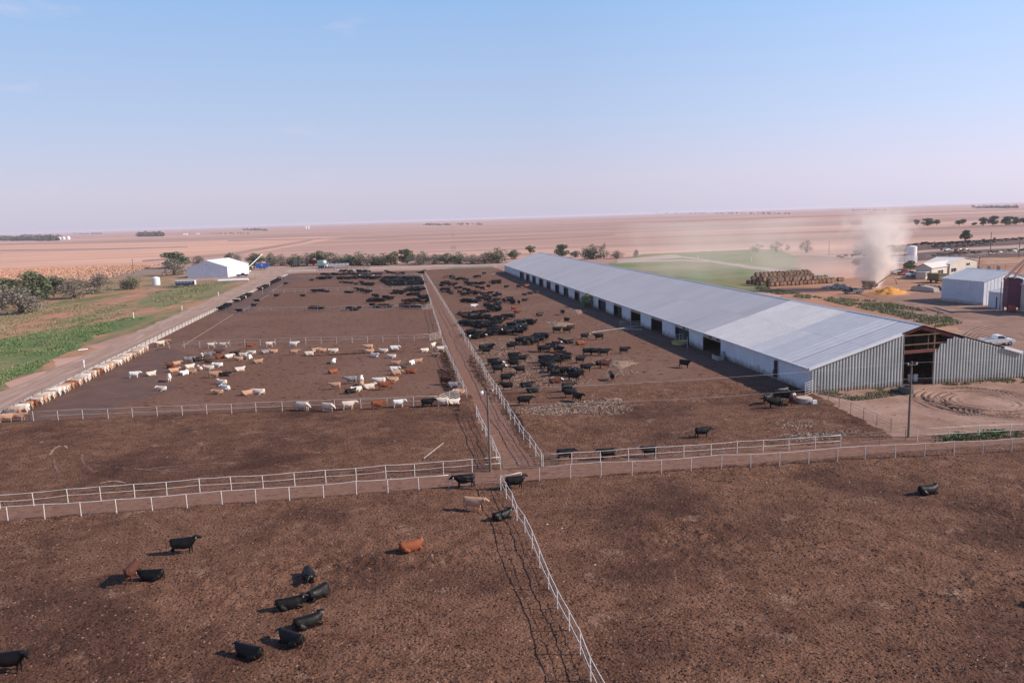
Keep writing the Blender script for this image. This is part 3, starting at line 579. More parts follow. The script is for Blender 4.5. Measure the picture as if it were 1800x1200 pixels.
# dark vent plates over the nearest doorway
for c0 in (30.3, 33.6): MB().prism([(c0-.6, 2.75), (c0+.6, 2.75), (c0+.6, 3.25), (c0, 3.45), (c0-.6, 3.25)], -.012, .018, axis='x').build('vent_opening', MT['dark'], barn_root)
MB().prism([(45.6, 2.75), (46.5, 2.75), (46.5, 3.3), (45.6, 3.3)], -.012, .018, axis='x').build('vent_opening', MT['dark'], barn_root)
# far end and right-hand wall
MB().prism([(0, -.1), (BW, -.1), (BW, EAVE), (BW/2, RIDGE-.1), (0, EAVE)], BL-.12, BL).build('end_wall', MT['whitewall'], barn_root)
for i in range(26):
    y0 = i*BL/26; MB().box(BW-.12, BW, y0+.01, y0+BL/26-.01, -.1, EAVE-.25).build('side_wall', MT['whitewall'], barn_root)
MB().box(.2, BW-.2, .3, BL-.3, -.08, .03).build('barn_floor', MT['dirt_far'], barn_root)
# near gable: deep corrugated sheets, cut away round the open bay
def gable_top(x): return EAVE+(RIDGE-EAVE)*(1-abs(x-BW/2)/(BW/2))-.16
OPEN0, OPEN1 = 13.9, 18.5
def top_at(x):
    t = gable_top(x)
    if x <= OPEN0: return t
    if x < 19.2: return 5.0
    if x < 20.4: return 5.75+.0*x
    if x < 21.4: return 6.35
    return t-(.25 if x < 23 else .0)
PW = .92
def corr_panel(x0, x1, z0):
    """one sheet with two deep ribs, built as a profile swept up the wall"""
    n = max(1, round((x1-x0)/.46)); pr = []
    for i in range(n):
        a = x0+(x1-x0)*i/n; wd = (x1-x0)/n
        pr += [(a, 0), (a+wd*.10, 0), (a+wd*.22, -.105), (a+wd*.50, -.105)]
    pr.append((x1, 0))
    q = MB(); vs = []; fs = []
    for x, y in pr:
        xt = min(max(x, x0+.001), x1-.001); vs += [(x, y, z0), (x, y, top_at(xt))]
    for i in range(len(pr)-1): fs.append((2*i, 2*i+2, 2*i+3, 2*i+1))
    q.add(vs, fs)
    return q
x = 0.0
while x < BW-.05:
    x1 = min(x+PW, BW)
    if x < OPEN0 and x1 > OPEN0: x1 = OPEN0
    if x >= OPEN0-.01 and x < OPEN1: x = OPEN1; continue
    o = corr_panel(x+.004, x1-.004, -.1).build('gable_sheet', MT['steel'], barn_root, fix=False); o.location.z = R.uniform(-.03, .0); o.location.y = R.uniform(-.012, .0)
    x = x1
# steel frame seen in the open gable
def beam(nm, p, q, wd, m, up=(0, 0, 1)):
    p = Vector(p); q = Vector(q); d = (q-p); L = d.length; Mx = Matrix.Translation(p) @ d.to_track_quat('X', 'Z').to_matrix().to_4x4()
    return MB().box(0, L, -wd*.5, wd*.5, -wd*.5, wd*.5, M=Mx).build(nm, MT[m], barn_root)
beam('rafter', (9, .5, gable_top(9)-.12), (BW/2, .5, RIDGE-.42), .34, 'rust'); beam('rafter', (BW/2, .5, RIDGE-.42), (24.6, .5, gable_top(24.6)-.25), .42, 'rust')
beam('header_beam', (OPEN0-.1, .12, 4.75), (OPEN1+.6, .12, 4.85), .40, 'rust')
beam('girt', (OPEN0-.1, .2, 7.05), (19.3, .2, 7.12), .13, 'ochre'); beam('girt', (OPEN0-.1, .2, 5.75), (20.6, .2, 5.82), .13, 'ochre')
beam('post', (18.75, .32, 0), (18.75, .32, 8.0), .2, 'ochre'); beam('post', (OPEN0+.1, .3, 0), (OPEN0+.1, .3, 4.6), .22, 'rust'); beam('post', (17.9, .45, 5.0), (17.9, .45, 7.0), .12, 'ochre')
for k in range(1, 9):
    yy = k*6.2
    beam('rafter', (.4, yy, EAVE-.3), (BW/2, yy, RIDGE-.42), .26, 'rust'); beam('rafter', (BW/2, yy, RIDGE-.42), (BW-.4, yy, EAVE-.3), .26, 'rust')
    beam('post', (9, yy, 0), (9, yy, gable_top(9)-.3), .2, 'rust'); beam('post', (24.4, yy, 0), (24.4, yy, gable_top(24.4)-.3), .2, 'rust')
# roof sheets with standing ribs: left slope in two courses, right slope in one
SL = Vector((BW/2+.45, 0, (RIDGE-EAVE)*(BW/2+.45)/(BW/2))); SLEN = SL.length; sdirx = SL.normalized(); snrm = Vector((-sdirx.z, 0, sdirx.x))
def roof_sheet_mesh(nm, u0, u1, wd, nr, m, rise=.05, rw=.05):
    q = MB(); vs = []; fs = []
    prof = [(0, 0)]
    for j in range(nr):
        c = wd*(j+.5)/nr; prof += [(c-rw*1.6, 0), (c-rw, rise), (c+rw, rise), (c+rw*1.6, 0)]
    prof.append((wd, 0))
    for y, h in prof:
        for u in (u0, u1):
            p = sdirx*u+snrm*h; vs.append((p.x, y, p.z))
    for i in range(len(prof)-1): fs.append((2*i, 2*i+1, 2*i+3, 2*i+2))
    k = len(vs); vs += [(v[0]-snrm.x*.05, v[1], v[2]-snrm.z*.05) for v in (vs[0], vs[1], vs[-1], vs[-2])]
    fs += [(k, k+3, k+2, k+1), (0, 2*len(prof)-2, k+3, k), (1, k+1, k+2, 2*len(prof)-1)]
    q.add(vs, fs); return q.mesh(nm, m, fix=False)
SW = BL/60; _rm = {}
E0 = Vector((-.45, 0, EAVE-(RIDGE-EAVE)*.45/(BW/2)+.06))
for i in range(60):
    y0 = i*SW
    mm = 'roof'
    if i in (1,): mm = 'roof_light'
    elif i in (0, 2): mm = 'roof_old'
    elif i == 3: mm = 'roof_old'
    elif 4 <= i <= 7: mm = 'roof_light'
    ribs = {0: 4, 1: 3, 2: 4, 3: 4}.get(i, 6 if i <= 7 else 5); rise = .085 if 4 <= i <= 7 else .03
    for c, (u0, u1) in enumerate(((0, SLEN*.5), (SLEN*.5-.02, SLEN))):
        m2 = mm
        if i == 3 and c == 0: m2 = 'roof_light'
        key = (ribs, rise, c, m2)
        if key not in _rm: _rm[key] = roof_sheet_mesh('roof_sheet', u0, u1, SW-.012, ribs, MT[m2], rise)
        o = link('roof_sheet', _rm[key], barn_root); o.location = E0+Vector((0, y0+(-.12 if i == 0 else 0), .008*c))
    key = ('r', mm)
    if key not in _rm: _rm[key] = roof_sheet_mesh('roof_sheet', 0, SLEN-.0, SW-.012, 5, MT[mm], .03)
    o = link('roof_sheet', _rm[key], barn_root); o.location = Vector((BW+.45, y0+SW, E0.z)); o.rotation_euler = (0, 0, pi)
rc = MB(); rc.prism([(BW/2-.35, RIDGE+.02), (BW/2, RIDGE+.17), (BW/2+.35, RIDGE+.02), (BW/2, RIDGE+.11)], -.1, BL); rc.build('ridge_cap', MT['roof_light'], barn_root)
def rake(u0, u1, flip=False):
    q = MB(); n0 = E0+sdirx*u0; n1 = E0+sdirx*u1; y0, y1 = -.34, -.165
    vs = []
    for p in (n0, n1):
        for dy in (y0, y1):
            for h in (-.30, .10):
                v = p+snrm*h; xx = v.x if not flip else BW-v.x; vs.append((xx, dy, v.z))
    q.add(vs, [(0, 1, 3, 2), (4, 6, 7, 5), (0, 2, 6, 4), (1, 5, 7, 3), (0, 4, 5, 1), (2, 3, 7, 6)]); q.build('rake_trim', MT['trim'], barn_root)
rake(0, 14.3); rake(1.5, 4.6, True)
MB().box(-.55, -.45, 0, BL, E0.z-.10, E0.z+.03).build('eave_gutter', MT['trim'], barn_root)
# ------------------------------------------------------------------ generic small buildings
def gable_building(name, label, cat, loc, rz, wd, ln, eave, ridge, wall, gwall, roof, n=0, over=.25):
    """local x across, y along the ridge, origin at the near-left corner; walls are separate ribbed sheets"""
    root = empty(name, loc, rz, label, cat)
    def ribs(q, y0, y1, x, sgn, z1):
        k = max(2, int((y1-y0)/1.0))
        for j in range(1, k): yy = y0+(y1-y0)*j/k; q.box(min(x, x+sgn*.04), max(x, x+sgn*.04), yy-.06, yy+.06, -.2, z1)
    for x, s in ((0, -1), (wd, 1)):
        q = MB().box(min(x, x-s*.12), max(x, x-s*.12), 0, ln, -.2, eave); ribs(q, .1, ln-.1, x, s, eave-.02); q.build('side_wall', MT[wall], root)
    for y, s in ((0, -1), (ln, 1)):
        yy = (0.0, .12) if s < 0 else (ln-.12, ln)
        q = MB().prism([(.13, -.2), (wd-.13, -.2), (wd-.13, eave), (wd/2, ridge-.06), (.13, eave)], *yy)
        k = max(2, int(wd/1.0))
        for j in range(1, k):
            xx = wd*j/k; zt = eave+(ridge-eave)*(1-abs(xx-wd/2)/(wd/2))-.12
            q.box(xx-.06, xx+.06, (yy[0]-.04) if s < 0 else ln, yy[0] if s < 0 else ln+.04, -.2, zt)
        q.build('gable_wall', MT[gwall], root)
    sl = (ridge-eave)/(wd/2)
    npan = max(1, int(ln/3.0)); 
    for s in (0, 1):
        for i in range(npan):
            y0 = -over+(ln+2*over)*i/npan; y1 = -over+(ln+2*over)*(i+1)/npan-.015
            xs = (-over, wd/2) if s == 0 else (wd+over, wd/2); zs = (eave-over*sl+.02, ridge+.02)
            q = MB(); vs = [(xs[0], y0, zs[0]), (xs[1], y0, zs[1]), (xs[1], y1, zs[1]), (xs[0], y1, zs[0])]
            vs += [(a, b, c+.09) for a, b, c in vs]
            q.add(vs, [(0, 1, 2, 3), (4, 5, 6, 7), (0, 1, 5, 4), (1, 2, 6, 5), (2, 3, 7, 6), (3, 0, 4, 7)])
            for t in (.25, .75):
                yy = y0+(y1-y0)*t; q.add([(xs[0], yy-.05, zs[0]+.09), (xs[0], yy+.05, zs[0]+.09), (xs[1], yy+.05, zs[1]+.09), (xs[1], yy-.05, zs[1]+.09), (xs[0], yy, zs[0]+.14), (xs[1], yy, zs[1]+.14)], [(0, 3, 5, 4), (1, 4, 5, 2)])
            q.build('roof_sheet', MT[roof], root)
    MB().prism([(wd/2-.3, ridge+.05), (wd/2, ridge+.2), (wd/2+.3, ridge+.05)], -over, ln+over).build('ridge_cap', MT['trim'], root)
    for x in (-.05, wd-.07): MB().box(x, x+.12, -.07, .05, -.2, eave-.02).build('corner_trim', MT['trim'], root)
    return root
def window(root, x0, x1, z0, z1, y=-.05, mul=True, axis='y'):
    fr = MB()
    def bx(a, b, c, d):
        if axis == 'y': fr.box(a, b, y-.03, y+.05, c, d)
        else: fr.box(y-.03, y+.05, a, b, c, d)
    bx(x0-.08, x0, z0-.08, z1+.08); bx(x1, x1+.08, z0-.08, z1+.08); bx(x0, x1, z0-.08, z0); bx(x0, x1, z1, z1+.08)
    if mul: bx((x0+x1)/2-.04, (x0+x1)/2+.04, z0, z1)
    f = fr.build('window', MT['trim'], root)
    p = MB()
    if axis == 'y': p.box(x0, x1, y-.0, y+.04, z0, z1)
    else: p.box(y, y+.04, x0, x1, z0, z1)
    p.build('pane', MT['glass'], f); return f
# white shed at the left
p = at(325, 490); q = at(396, 489); d = q-p
sh = gable_building('machine_shed', 'white metal shed with open side doors beside the dirt road', 'shed', (p.x, p.y+6, 0), radians(-14), 21, 25, 5.0, 8.4, 'shedwhite', 'shedwhite', 'shedwhite')
for y0, y1 in ((3.0, 4.2), (8, 14), (16.5, 22.5)):
    MB().box(21.03, 21.10, y0, y1, 0, 2.2 if y1-y0 < 2 else 4.4).build('door', MT['trim'], sh)
MB().box(9.9, 10.3, -.09, -.045, 5.9, 6.3).build('wall_lamp', MT['dark'], sh)
# blue-grey metal shed at the right
c0 = at(1728, 536); c1 = at(1654, 527); dv = (c1-c0); ang = math.atan2(-dv.x, dv.y)
bs = gable_building('storage_shed', 'blue grey metal storage shed beside the maroon bin', 'shed', (c0.x, c0.y, 0), ang, 15.5, dv.length, 5.7, 7.9, 'shed', 'shedwhite', 'shedroof')
MB().box(-.16, -.05, .1, dv.length-.1, -.15, .55).build('wall_base', MT['concrete'], bs)
# lean-to in front of it
p = at(1736.5, 539.5); q_ = at(1764, 543.5); LL = (q_-p).length; lt = empty('lean_to', p, math.atan2((q_-p).y, (q_-p).x), 'small white lean-to with a dark door beside the maroon bin', 'shed')
MB().box(0, LL, 0, .12, -.1, 3.7).build('side_wall', MT['shed'], lt); MB().box(0, .12, .13, 4, -.1, 3.9).build('end_wall', MT['shedwhite'], lt); MB().box(LL-.12, LL, .13, 4, -.1, 3.9).build('end_wall', MT['shedwhite'], lt)  # side wall carries its shade as blue-grey colour, the ends are white
q = MB(); vs = [(-.15, -.2, 3.72), (LL+.15, -.2, 3.72), (LL+.15, 4.1, 4.5), (-.15, 4.1, 4.5)]; vs += [(a_, b_, c_+.1) for a_, b_, c_ in vs]
q.add(vs, [(0, 1, 2, 3), (4, 5, 6, 7), (0, 1, 5, 4), (1, 2, 6, 5), (2, 3, 7, 6), (3, 0, 4, 7)]); q.build('roof', MT['shedroof'], lt)
MB().box(LL*.50, LL*.50+.35, -.05, -.003, 0, 2.7).build('door', MT['glass'], lt)
# maroon bin and the beige mill building at the right edge
p = at(1777.5, 546); mb_ = empty('grain_bin', (p.x, p.y, 0), radians(-18), 'tall maroon metal grain bin with two diagonal augers', 'grain bin')
for i in range(8):
    MB().box(-1.5, 1.5, -1.3, 1.3, .9+i*.8, .9+i*.8+.785).box(-1.53, 1.53, -1.33, 1.33, .9+i*.8+.7, .9+i*.8+.77).build('wall_ring', MT['maroon'], mb_)
MB().prism([(-1.6, 7.3), (1.6, 7.3), (.8, 7.65), (-.8, 7.65)], -1.4, 1.4).build('roof', MT['dark'], mb_)
for sx_ in (-1.3, 1.3):
    for sy_ in (-1.1, 1.1): MB().box(sx_-.12, sx_+.12, sy_-.12, sy_+.12, -.1, .9).build('leg', MT['rust'], mb_)
MB().lathe([(.15, 0), (.8, .2), (.8, 1.6), (.15, 1.7)], 12, (-.7, -2.1, 0)).build('red_tank', MT['red'], mb_)
p = at(1792, 547)-Vector((-sin(ang), cos(ang), 0))*7.5; ml = empty('mill_building', (p.x, p.y, 0), ang, 'weathered beige building cut off by the right edge behind the maroon bin', 'building')
MB().box(0, 7, 0, 8, -.1, 6.2).build('wall', MT['beige'], ml); MB().prism([(-.4, 6.2), (7.4, 6.2), (3.5, 8.1)], -.4, 8.4).build('roof', MT['shedroof'], ml)
for z0 in (2.2, 4.0): window(ml, 1.2, 2.4, z0, z0+1.1, -.08)
window(ml, 2, 3.2, 3.6, 4.7, -.08, axis='x')
for (x0, y0, z0, x1, y1, z1, lb) in ((1766, 492, 0, 1806, 448, 0, 'rust'), (1784, 497, 0, 1812, 462, 0, 'rust')):
    pass
g0 = at(1770, 549); 
for k, (dx, dy, zt, lab) in enumerate(((15, 6, 15.5, 'upper dark red auger pipe slanting up over the maroon bin'), (14, 9, 13.5, 'lower dark red auger pipe slanting up beside the mill'))):
    au = empty('grain_auger', (g0.x-.8+k*2.3, g0.y+.5, 7.6), 0, lab, 'auger', 'augers at the grain bin')
    MB().tube([(0, 0, 0), (dx, dy, zt-7.6+k*.5)], .26, 8).build('auger_tube', MT['rust'], au)
    MB().tube([(.3, 0, .35), (dx, dy, zt-7.3+k*.5)], .06, 5).build('drive_shaft', MT['cable'], au)
    MB().tube([(dx*.8, dy*.8, (zt-7.6)*.8), (dx*.8, dy*.8, -7.8)], .10, 5).build('support_leg', MT['rust'], au)
# beige house with a wing and a porch
h1 = at(1640, 490); h2 = at(1716, 477); hd = (h2-h1).to_2d(); hL = hd.length; ha = math.atan2(hd.y, hd.x)
hs = gable_building('farm_office', 'beige farm office with gabled front and low left wing', 'house', (h1.x+hd.x*.36, h1.y+hd.y*.36, 0), ha, hL*.64, 9, 4.1, 5.7, 'beige', 'beige', 'beigeroof', over=.4)
wl = hL*.36
wg = MB().box(-wl, -.02, .6, .72, -.1, 3.7).build('wing_wall', MT['beige'], hs); MB().prism([(.74, -.1), (5.6, -.1), (5.6, 3.7), (3.2, 4.9), (.74, 3.7)], -wl, -wl+.12, axis='x').build('wing_wall', MT['beige'], hs)
MB().box(-wl, -.02, 5.62, 5.74, -.1, 3.7).build('wing_wall', MT['beige'], hs)
for s in (0, 1):
    q = MB(); ys = (.2, 3.2) if s == 0 else (6.2, 3.2); vs = [(-wl-.4, ys[0], 3.5), (hL*.3, ys[0], 3.5), (hL*.3, ys[1], 5.0), (-wl-.4, ys[1], 5.0)]; vs += [(a, b, c+.12) for a, b, c in vs]
    q.add(vs, [(0, 1, 2, 3), (4, 5, 6, 7), (0, 1, 5, 4), (1, 2, 6, 5), (2, 3, 7, 6), (3, 0, 4, 7)]); q.build('wing_roof', MT['beigeroof'], hs)
pq = MB().box(-wl-3.0, -wl-.02, 1.2, 4.2, -.1, 2.3).build('porch_wall', MT['beige'], hs); q = MB().box(-wl-3.4, -wl-.02, .9, 4.5, 2.32, 2.46).build('porch_roof', MT['beigeroof'], hs)
window(hs, -wl*.62, -wl*.3, 1.0, 2.5, .52); window(hs, hL*.03, hL*.14, 1.2, 2.6); window(hs, hL*.38, hL*.47, 2.7, 3.7); window(hs, -wl-2.6, -wl-1.9, 1.0, 1.9, 1.14)
MB().box(-wl-1.4, -wl-.6, 1.11, 1.18, 0, 2.0).build('door', MT['dark'], hs)
for xx in (-wl*.9, -wl*.8, -wl*.7): MB().box(xx, xx+.3, .52, .59, .9, 1.5).build('wall_vent', MT['dark'], hs)
# white water tower tank
p = at(1602, 462); tk = empty('storage_silo', (p.x, p.y, 0), 0, 'tall white cylindrical tank standing behind the farm office', 'tank')
for i in range(4): MB().lathe([(1.98, i*1.72), (2.0, i*1.72+.05), (2.0, i*1.72+1.64), (1.98, i*1.72+1.70)], 24).build('tank_ring', MT['white'], tk, smooth=False)
MB().lathe([(2.06, 6.88), (2.06, 6.98), (1.2, 7.35), (.3, 7.5)], 24).build('tank_lid', MT['white'], tk)
p = at(275, 501); wt = empty('water_tank', (p.x, p.y, 0), 0, 'white upright plastic water tank near the field edge', 'tank')
MB().lathe([(1.6, 0), (1.65, .1), (1.65, 3.2), (1.3, 3.5), (.4, 3.75)], 20).build('tank_body', MT['plastic'], wt, smooth=False)
for z in (.8, 1.6, 2.4): MB().lathe([(1.66, z), (1.70, z+.05), (1.66, z+.1)], 20).build('rib', MT['plastic'], wt)
MB().lathe([(.4, 3.75), (.4, 3.9)], 12).build('lid', MT['plastic'], wt)
p = at(410, 494.5); tag(MB().tube([(-6.7, 0, .55), (6.7, .5, .55)], .62, 14).build('white_pipe', MT['white'], smooth=False), 'long white pipe lying on the grass below the white shed', 'pipe').location = (p.x, p.y, 0)
p = at(146, 615); o = tag(MB().tube([(-.75, -.6, .1), (.75, .6, .1)], .10, 8).build('plastic_pipe', MT['white']), 'thin white pipe lying on the green verge', 'pipe'); o.location = (p.x, p.y, 0)
p = at(762, 793); o = tag(MB().tube([(-1.15, -2.6, .08), (1.25, 2.8, .08)], .035, 7).build('loose_pipe', MT['pipe']), 'loose pale pipe lying in the empty scraped pen', 'pipe'); o.location = (p.x, p.y, gz(p.x, p.y))
# ------------------------------------------------------------------ poles and wires
def pole(label, X, Y, h, arm=True, r=.14, lamp=False):
    p = at(X, Y); z = gz(p.x, p.y) if p.y < 113 else 0
    root = empty('utility_pole', (p.x, p.y, z), 0, label, 'pole', 'wooden utility poles')
    MB().tube([(0, 0, -.3), (0, 0, h)], [r, r*.7], 9).build('post', MT['wood'], root)
    if arm: MB().box(-.6, .6, -.17, -.10, h-.42, h-.34).build('crossarm', MT['wood'], root)
    if arm:
        for xx in (-.5, .5): MB().lathe([(.05, h-.32), (.07, h-.24), (.03, h-.14)], 8, (xx, -.14, 0)).build('insulator', MT['plastic'], root)
    if lamp:
        MB().tube([(0, 0, h-.7), (-.55, -.2, h-.25)], .03, 5).build('lamp_arm', MT['pipe'], root)
        MB().lathe([(.05, h-.22), (.2, h-.3), (.16, h-.5), (.03, h-.55)], 10, (-.6, -.22, 0)).build('lamp_head', MT['white'], root)
    return Vector((p.x, p.y, z+h))
t1 = pole('tall pole with a lamp at the mouth of the alley', 862, 829, 8.5, True, lamp=True)
t2 = pole('tall wooden pole in front of the open barn end', 1596.5, 768, 8.4, True)
def wire(label, a, b, sag, n=14, r=.011):
    pts = [a.lerp(b, i/n)-Vector((0, 0, sag*4*(i/n)*(1-i/n))) for i in range(n+1)]
    tag(MB().tube(pts, r, 4).build('overhead_wire', MT['pipe']), label, 'wire', 'wires between the poles')
dw = (t2-t1).normalized()
wire('upper overhead wire from the alley pole to the barn pole', t1-Vector((0, 0, .1)), t2-Vector((0, 0, .15)), .35); wire('lower overhead wire from the alley pole to the barn pole', t1-Vector((0, 0, 1.6)), t2-Vector((0, 0, 1.9)), .7)
wire('upper overhead wire from the barn pole off the right edge', t2-Vector((0, 0, .15)), t2+Vector((48, -4, .6)), .35); wire('lower overhead wire from the barn pole off the right edge', t2-Vector((0, 0, 1.9)), t2+Vector((48, -4, -1.2)), .5)
pole('thin pole in the field left of the bushes', 140, 502, 7.5, False, .16); pole('pole with a small box behind the single grey bush', 235, 482, 8.5, True, .2)
pole('pole between the far cattle pens at the right', 1741, 438, 9.2, False, .22); pole('pole beside the far pens near the right edge', 1791, 452, 7.5, False, .2); pole('pole with a lamp at the corner of the farm office', 1720, 482, 6.5, True, .2, True)
pole('thin pole behind the dust cloud', 1457, 450, 8, False, .18); pole('thin pole standing before the blue grey shed', 1757, 551, 7.2, False, .13); pole('lamp pole left of the white tank', 1590, 460, 6.5, True, .14, True)
for X, Y, h, lb in ((235, 559, 1.6, 'white marker post on the dry grass verge'), (320, 545, 1.3, 'short white hydrant post beside the feed trough halfway'), (148, 645, 1.3, 'white hydrant post beside the road near the pale cattle'), (384, 520, 1.4, 'white marker post beside the far grass strip'),
                    (1321, 460, 2.2, 'white marker post beside the farm lane'), (1493, 478, 2.0, 'white marker post behind the hay bales'), (1227, 455, 1.8, 'white stub post at the lane fork')):
    p = at(X, Y); m_ = tag(MB().lathe([(.11, -.1), (.11, h*.6), (.15, h*.62), (.15, h), (.05, h+.04)], 8).build('marker_post', MT['white']), lb, 'post', 'white marker posts'); m_.location = (p.x, p.y, 0)
# ------------------------------------------------------------------ vehicles
def wheel(parent, x, y, r, wd, dx=None, rim='silver'):
    t = MB(); n = 14; prof = [(r*.55, -wd/2), (r*.9, -wd/2), (r, -wd*.32), (r, wd*.32), (r*.9, wd/2), (r*.55, wd/2)]
    vs = []; fs = []
    for rr_, yy in prof:
        for j in range(n): a = 2*pi*j/n; vs.append((rr_*cos(a), yy, rr_*sin(a)))
    for i in range(len(prof)):
        i2 = (i+1) % len(prof)
        for j in range(n): fs.append((i*n+j, i*n+(j+1) % n, i2*n+(j+1) % n, i2*n+j))
    t.add(vs, fs); o = t.build('wheel', MT['rubber'], parent); o.location = (x, y, r)
    MB().tube([(0, -wd*.42, 0), (0, wd*.42, 0)], r*.56, 10).build('rim', MT[rim], o)
def pickup(label, X, Y, rz, body, flatbed=False, group='pickup trucks in the yards', s=1.0):
    p = at(X, Y); root = empty('pickup_truck', (p.x, p.y, -.05), rz, label, 'pickup truck', group); root.scale = (s, s, s)
    b = MB().prism([(-2.75, .55), (2.7, .55), (2.8, .7), (2.78, 1.0), (2.5, 1.12), (1.15, 1.2), (-.45, 1.2), (-.5, .75), (-2.75, .75)], -.95, .95)
    b.build('body', MT[body], root)
    cb = MB(); vs = [(-.5, -.92, 1.2), (1.35, -.92, 1.2), (1.35, .92, 1.2), (-.5, .92, 1.2), (-.42, -.76, 1.85), (.62, -.76, 1.85), (.62, .76, 1.85), (-.42, .76, 1.85)]
    cb.add(vs, [(0, 1, 2, 3), (4, 5, 6, 7), (0, 1, 5, 4), (1, 2, 6, 5), (2, 3, 7, 6), (3, 0, 4, 7)]); cb.build('cab', MT[body], root)
    ws = MB(); ws.add([(1.33, -.8, 1.27), (1.33, .8, 1.27), (.70, .68, 1.81), (.70, -.68, 1.81)], [(0, 1, 2, 3)]); o = ws.build('windscreen', MT['glass'], root, fix=False); o.location = (.03, 0, .03)
    for s in (-1, 1):
        q = MB(); q.add([(-.38, s*.925, 1.28), (1.1, s*.925, 1.28), (.55, s*.80, 1.76), (-.34, s*.80, 1.76)], [(0, 1, 2, 3)]); o = q.build('side_window', MT['glass'], root, fix=False); o.location.y = s*.012
        MB().box(2.70, 2.81, s*.62-.17, s*.62+.17, .82, 1.0).build('headlight', MT['plastic'], root)
    if not flatbed:
        for y0, y1 in ((-.95, -.87), (.87, .95)): MB().box(-2.74, -.52, y0, y1, .76, 1.22).build('bed_side', MT[body], root)
        MB().box(-2.75, -2.67, -.87, .87, .76, 1.22).build('tailgate', MT[body], root)
    else:
        MB().box(-2.8, -.52, -1.05, 1.05, .78, .92).build('flat_bed', MT['dark'], root); MB().box(-.6, -.52, -.95, .95, .93, 1.8).build('headboard', MT['dark'], root)
        MB().box(-2.2, -1.0, -.8, .8, .93, 1.45).build('tool_box', MT['dark'], root)
    MB().box(2.72, 2.88, -.95, .95, .5, .68).build('bumper', MT['silver'], root)
    for x in (-1.75, 1.8):
        for y in (-.84, .84): wheel(root, x, y, .4, .26)
    return root
pickup('white pickup parked behind the broken barn gable', 1752, 606, radians(-8), 'white')
pickup('grey green pickup with a dark flat bed near the corn pile', 1499, 516, radians(-3), 'grey', True)
pickup('navy pickup parked beside the white shed', 426, 486, radians(6), 'navy'); pickup('white pickup parked behind the navy one', 431, 479.5, radians(170), 'white')
pickup('silver pickup parked left of the red one', 1577, 481, radians(20), 'silver'); pickup('red pickup parked between silver and white ones', 1589, 482.5, radians(25), 'red'); pickup('white pickup parked by the farm office porch', 1605, 486, radians(205), 'white', s=1.1)
def tractor(label, X, Y, rz, col, rim, cabw='glass', s=1.0, group='machines along the back of the yard'):
    p = at(X, Y); root = empty('tractor', (p.x, p.y, -.05), rz, label, 'tractor', group); root.scale = (s, s, s)
    MB().prism([(.2, .8), (2.5, .8), (2.6, 1.0), (2.55, 1.55), (.2, 1.75)], -.42, .42).build('hood', MT[col], root)
    MB().box(-1.3, .25, -.45, .45, .7, 1.3).build('chassis', MT['dark'], root)
    cb = MB(); vs = [(-1.0, -.7, 1.3), (.25, -.7, 1.3), (.25, .7, 1.3), (-1.0, .7, 1.3), (-.9, -.66, 2.7), (.15, -.66, 2.7), (.15, .66, 2.7), (-.9, .66, 2.7)]
    cb.add(vs, [(0, 1, 2, 3), (4, 5, 6, 7), (0, 1, 5, 4), (1, 2, 6, 5), (2, 3, 7, 6), (3, 0, 4, 7)]); cb.build('cab', MT[cabw], root)
    MB().box(-1.05, .3, -.78, .78, 2.71, 2.86).build('cab_roof', MT[col], root); MB().tube([(1.5, .25, 1.6), (1.5, .25, 2.6)], .06, 6).build('exhaust', MT['dark'], root)
    for y in (-.95, .95):
        wheel(root, -.7, y, .92, .5, rim=rim); wheel(root, 1.9, y*.85, .62, .36, rim=rim)
    return root
tractor('green tractor with yellow rims hitched to the blue cart', 440, 473, radians(200), 'tgreen', 'yellow', s=1.5)
tractor('second green tractor standing alone before the bushes', 519, 469, radians(120), 'tgreen', 'yellow', s=1.5)
p = at(461, 473.5); gc = empty('grain_cart', (p.x, p.y, 0), radians(5), 'bright blue feed cart behind the green tractor', 'cart', 'machines along the back of the yard')
b = MB(); vs = [(-3.3, -.9, 1.1), (3.0, -.9, 1.1), (3.0, .9, 1.1), (-3.3, .9, 1.1), (-3.9, -1.5, 3.3), (4.2, -1.5, 3.3), (4.2, 1.5, 3.3), (-3.9, 1.5, 3.3)]
b.add(vs, [(0, 3, 2, 1), (0, 1, 5, 4), (1, 2, 6, 5), (2, 3, 7, 6), (3, 0, 4, 7)]); b.build('hopper', MT['blue'], gc)
q = MB()
for y in (-1.53, 1.53): q.box(-3.95, 4.25, y-.05, y+.05, 3.25, 3.42)
q.build('top_rim', MT['blue'], gc); MB().box(-3.2, 3.2, -.7, .7, .85, 1.08).build('frame', MT['dark'], gc); MB().tube([(-5.6, 0, .8), (-3.1, 0, .9)], .12, 6).build('drawbar', MT['dark'], gc); MB().prism([(-.5, 2.2), (.5, 2.2), (0, 2.9)], -1.43, -1.36).build('white_emblem', MT['white'], gc)
for x in (-1, 1.0):
    for y in (-1.15, 1.15): wheel(gc, x, y, .6, .4)
p = at(570, 471); ft = empty('feed_truck', (p.x, p.y, 0), radians(-40), 'white feed truck with a pale green box at the yard edge', 'truck', 'machines along the back of the yard')
MB().box(-4.2, .9, -1.2, 1.2, 1.3, 4.3).build('box_body', mat('pale_green_paint', (.42, .55, .47), rough=.5), ft); MB().prism([(1.1, .8), (3.3, .8), (3.35, 1.9), (2.6, 2.1), (2.2, 3.0), (1.1, 3.0)], -1.15, 1.15).build('cab', MT['white'], ft)
q = MB(); q.add([(2.62, -1.0, 2.14), (2.62, 1.0, 2.14), (2.26, .95, 2.92), (2.26, -.95, 2.92)], [(0, 1, 2, 3)]); o = q.build('windscreen', MT['glass'], ft, fix=False); o.location = (.03, 0, .02)
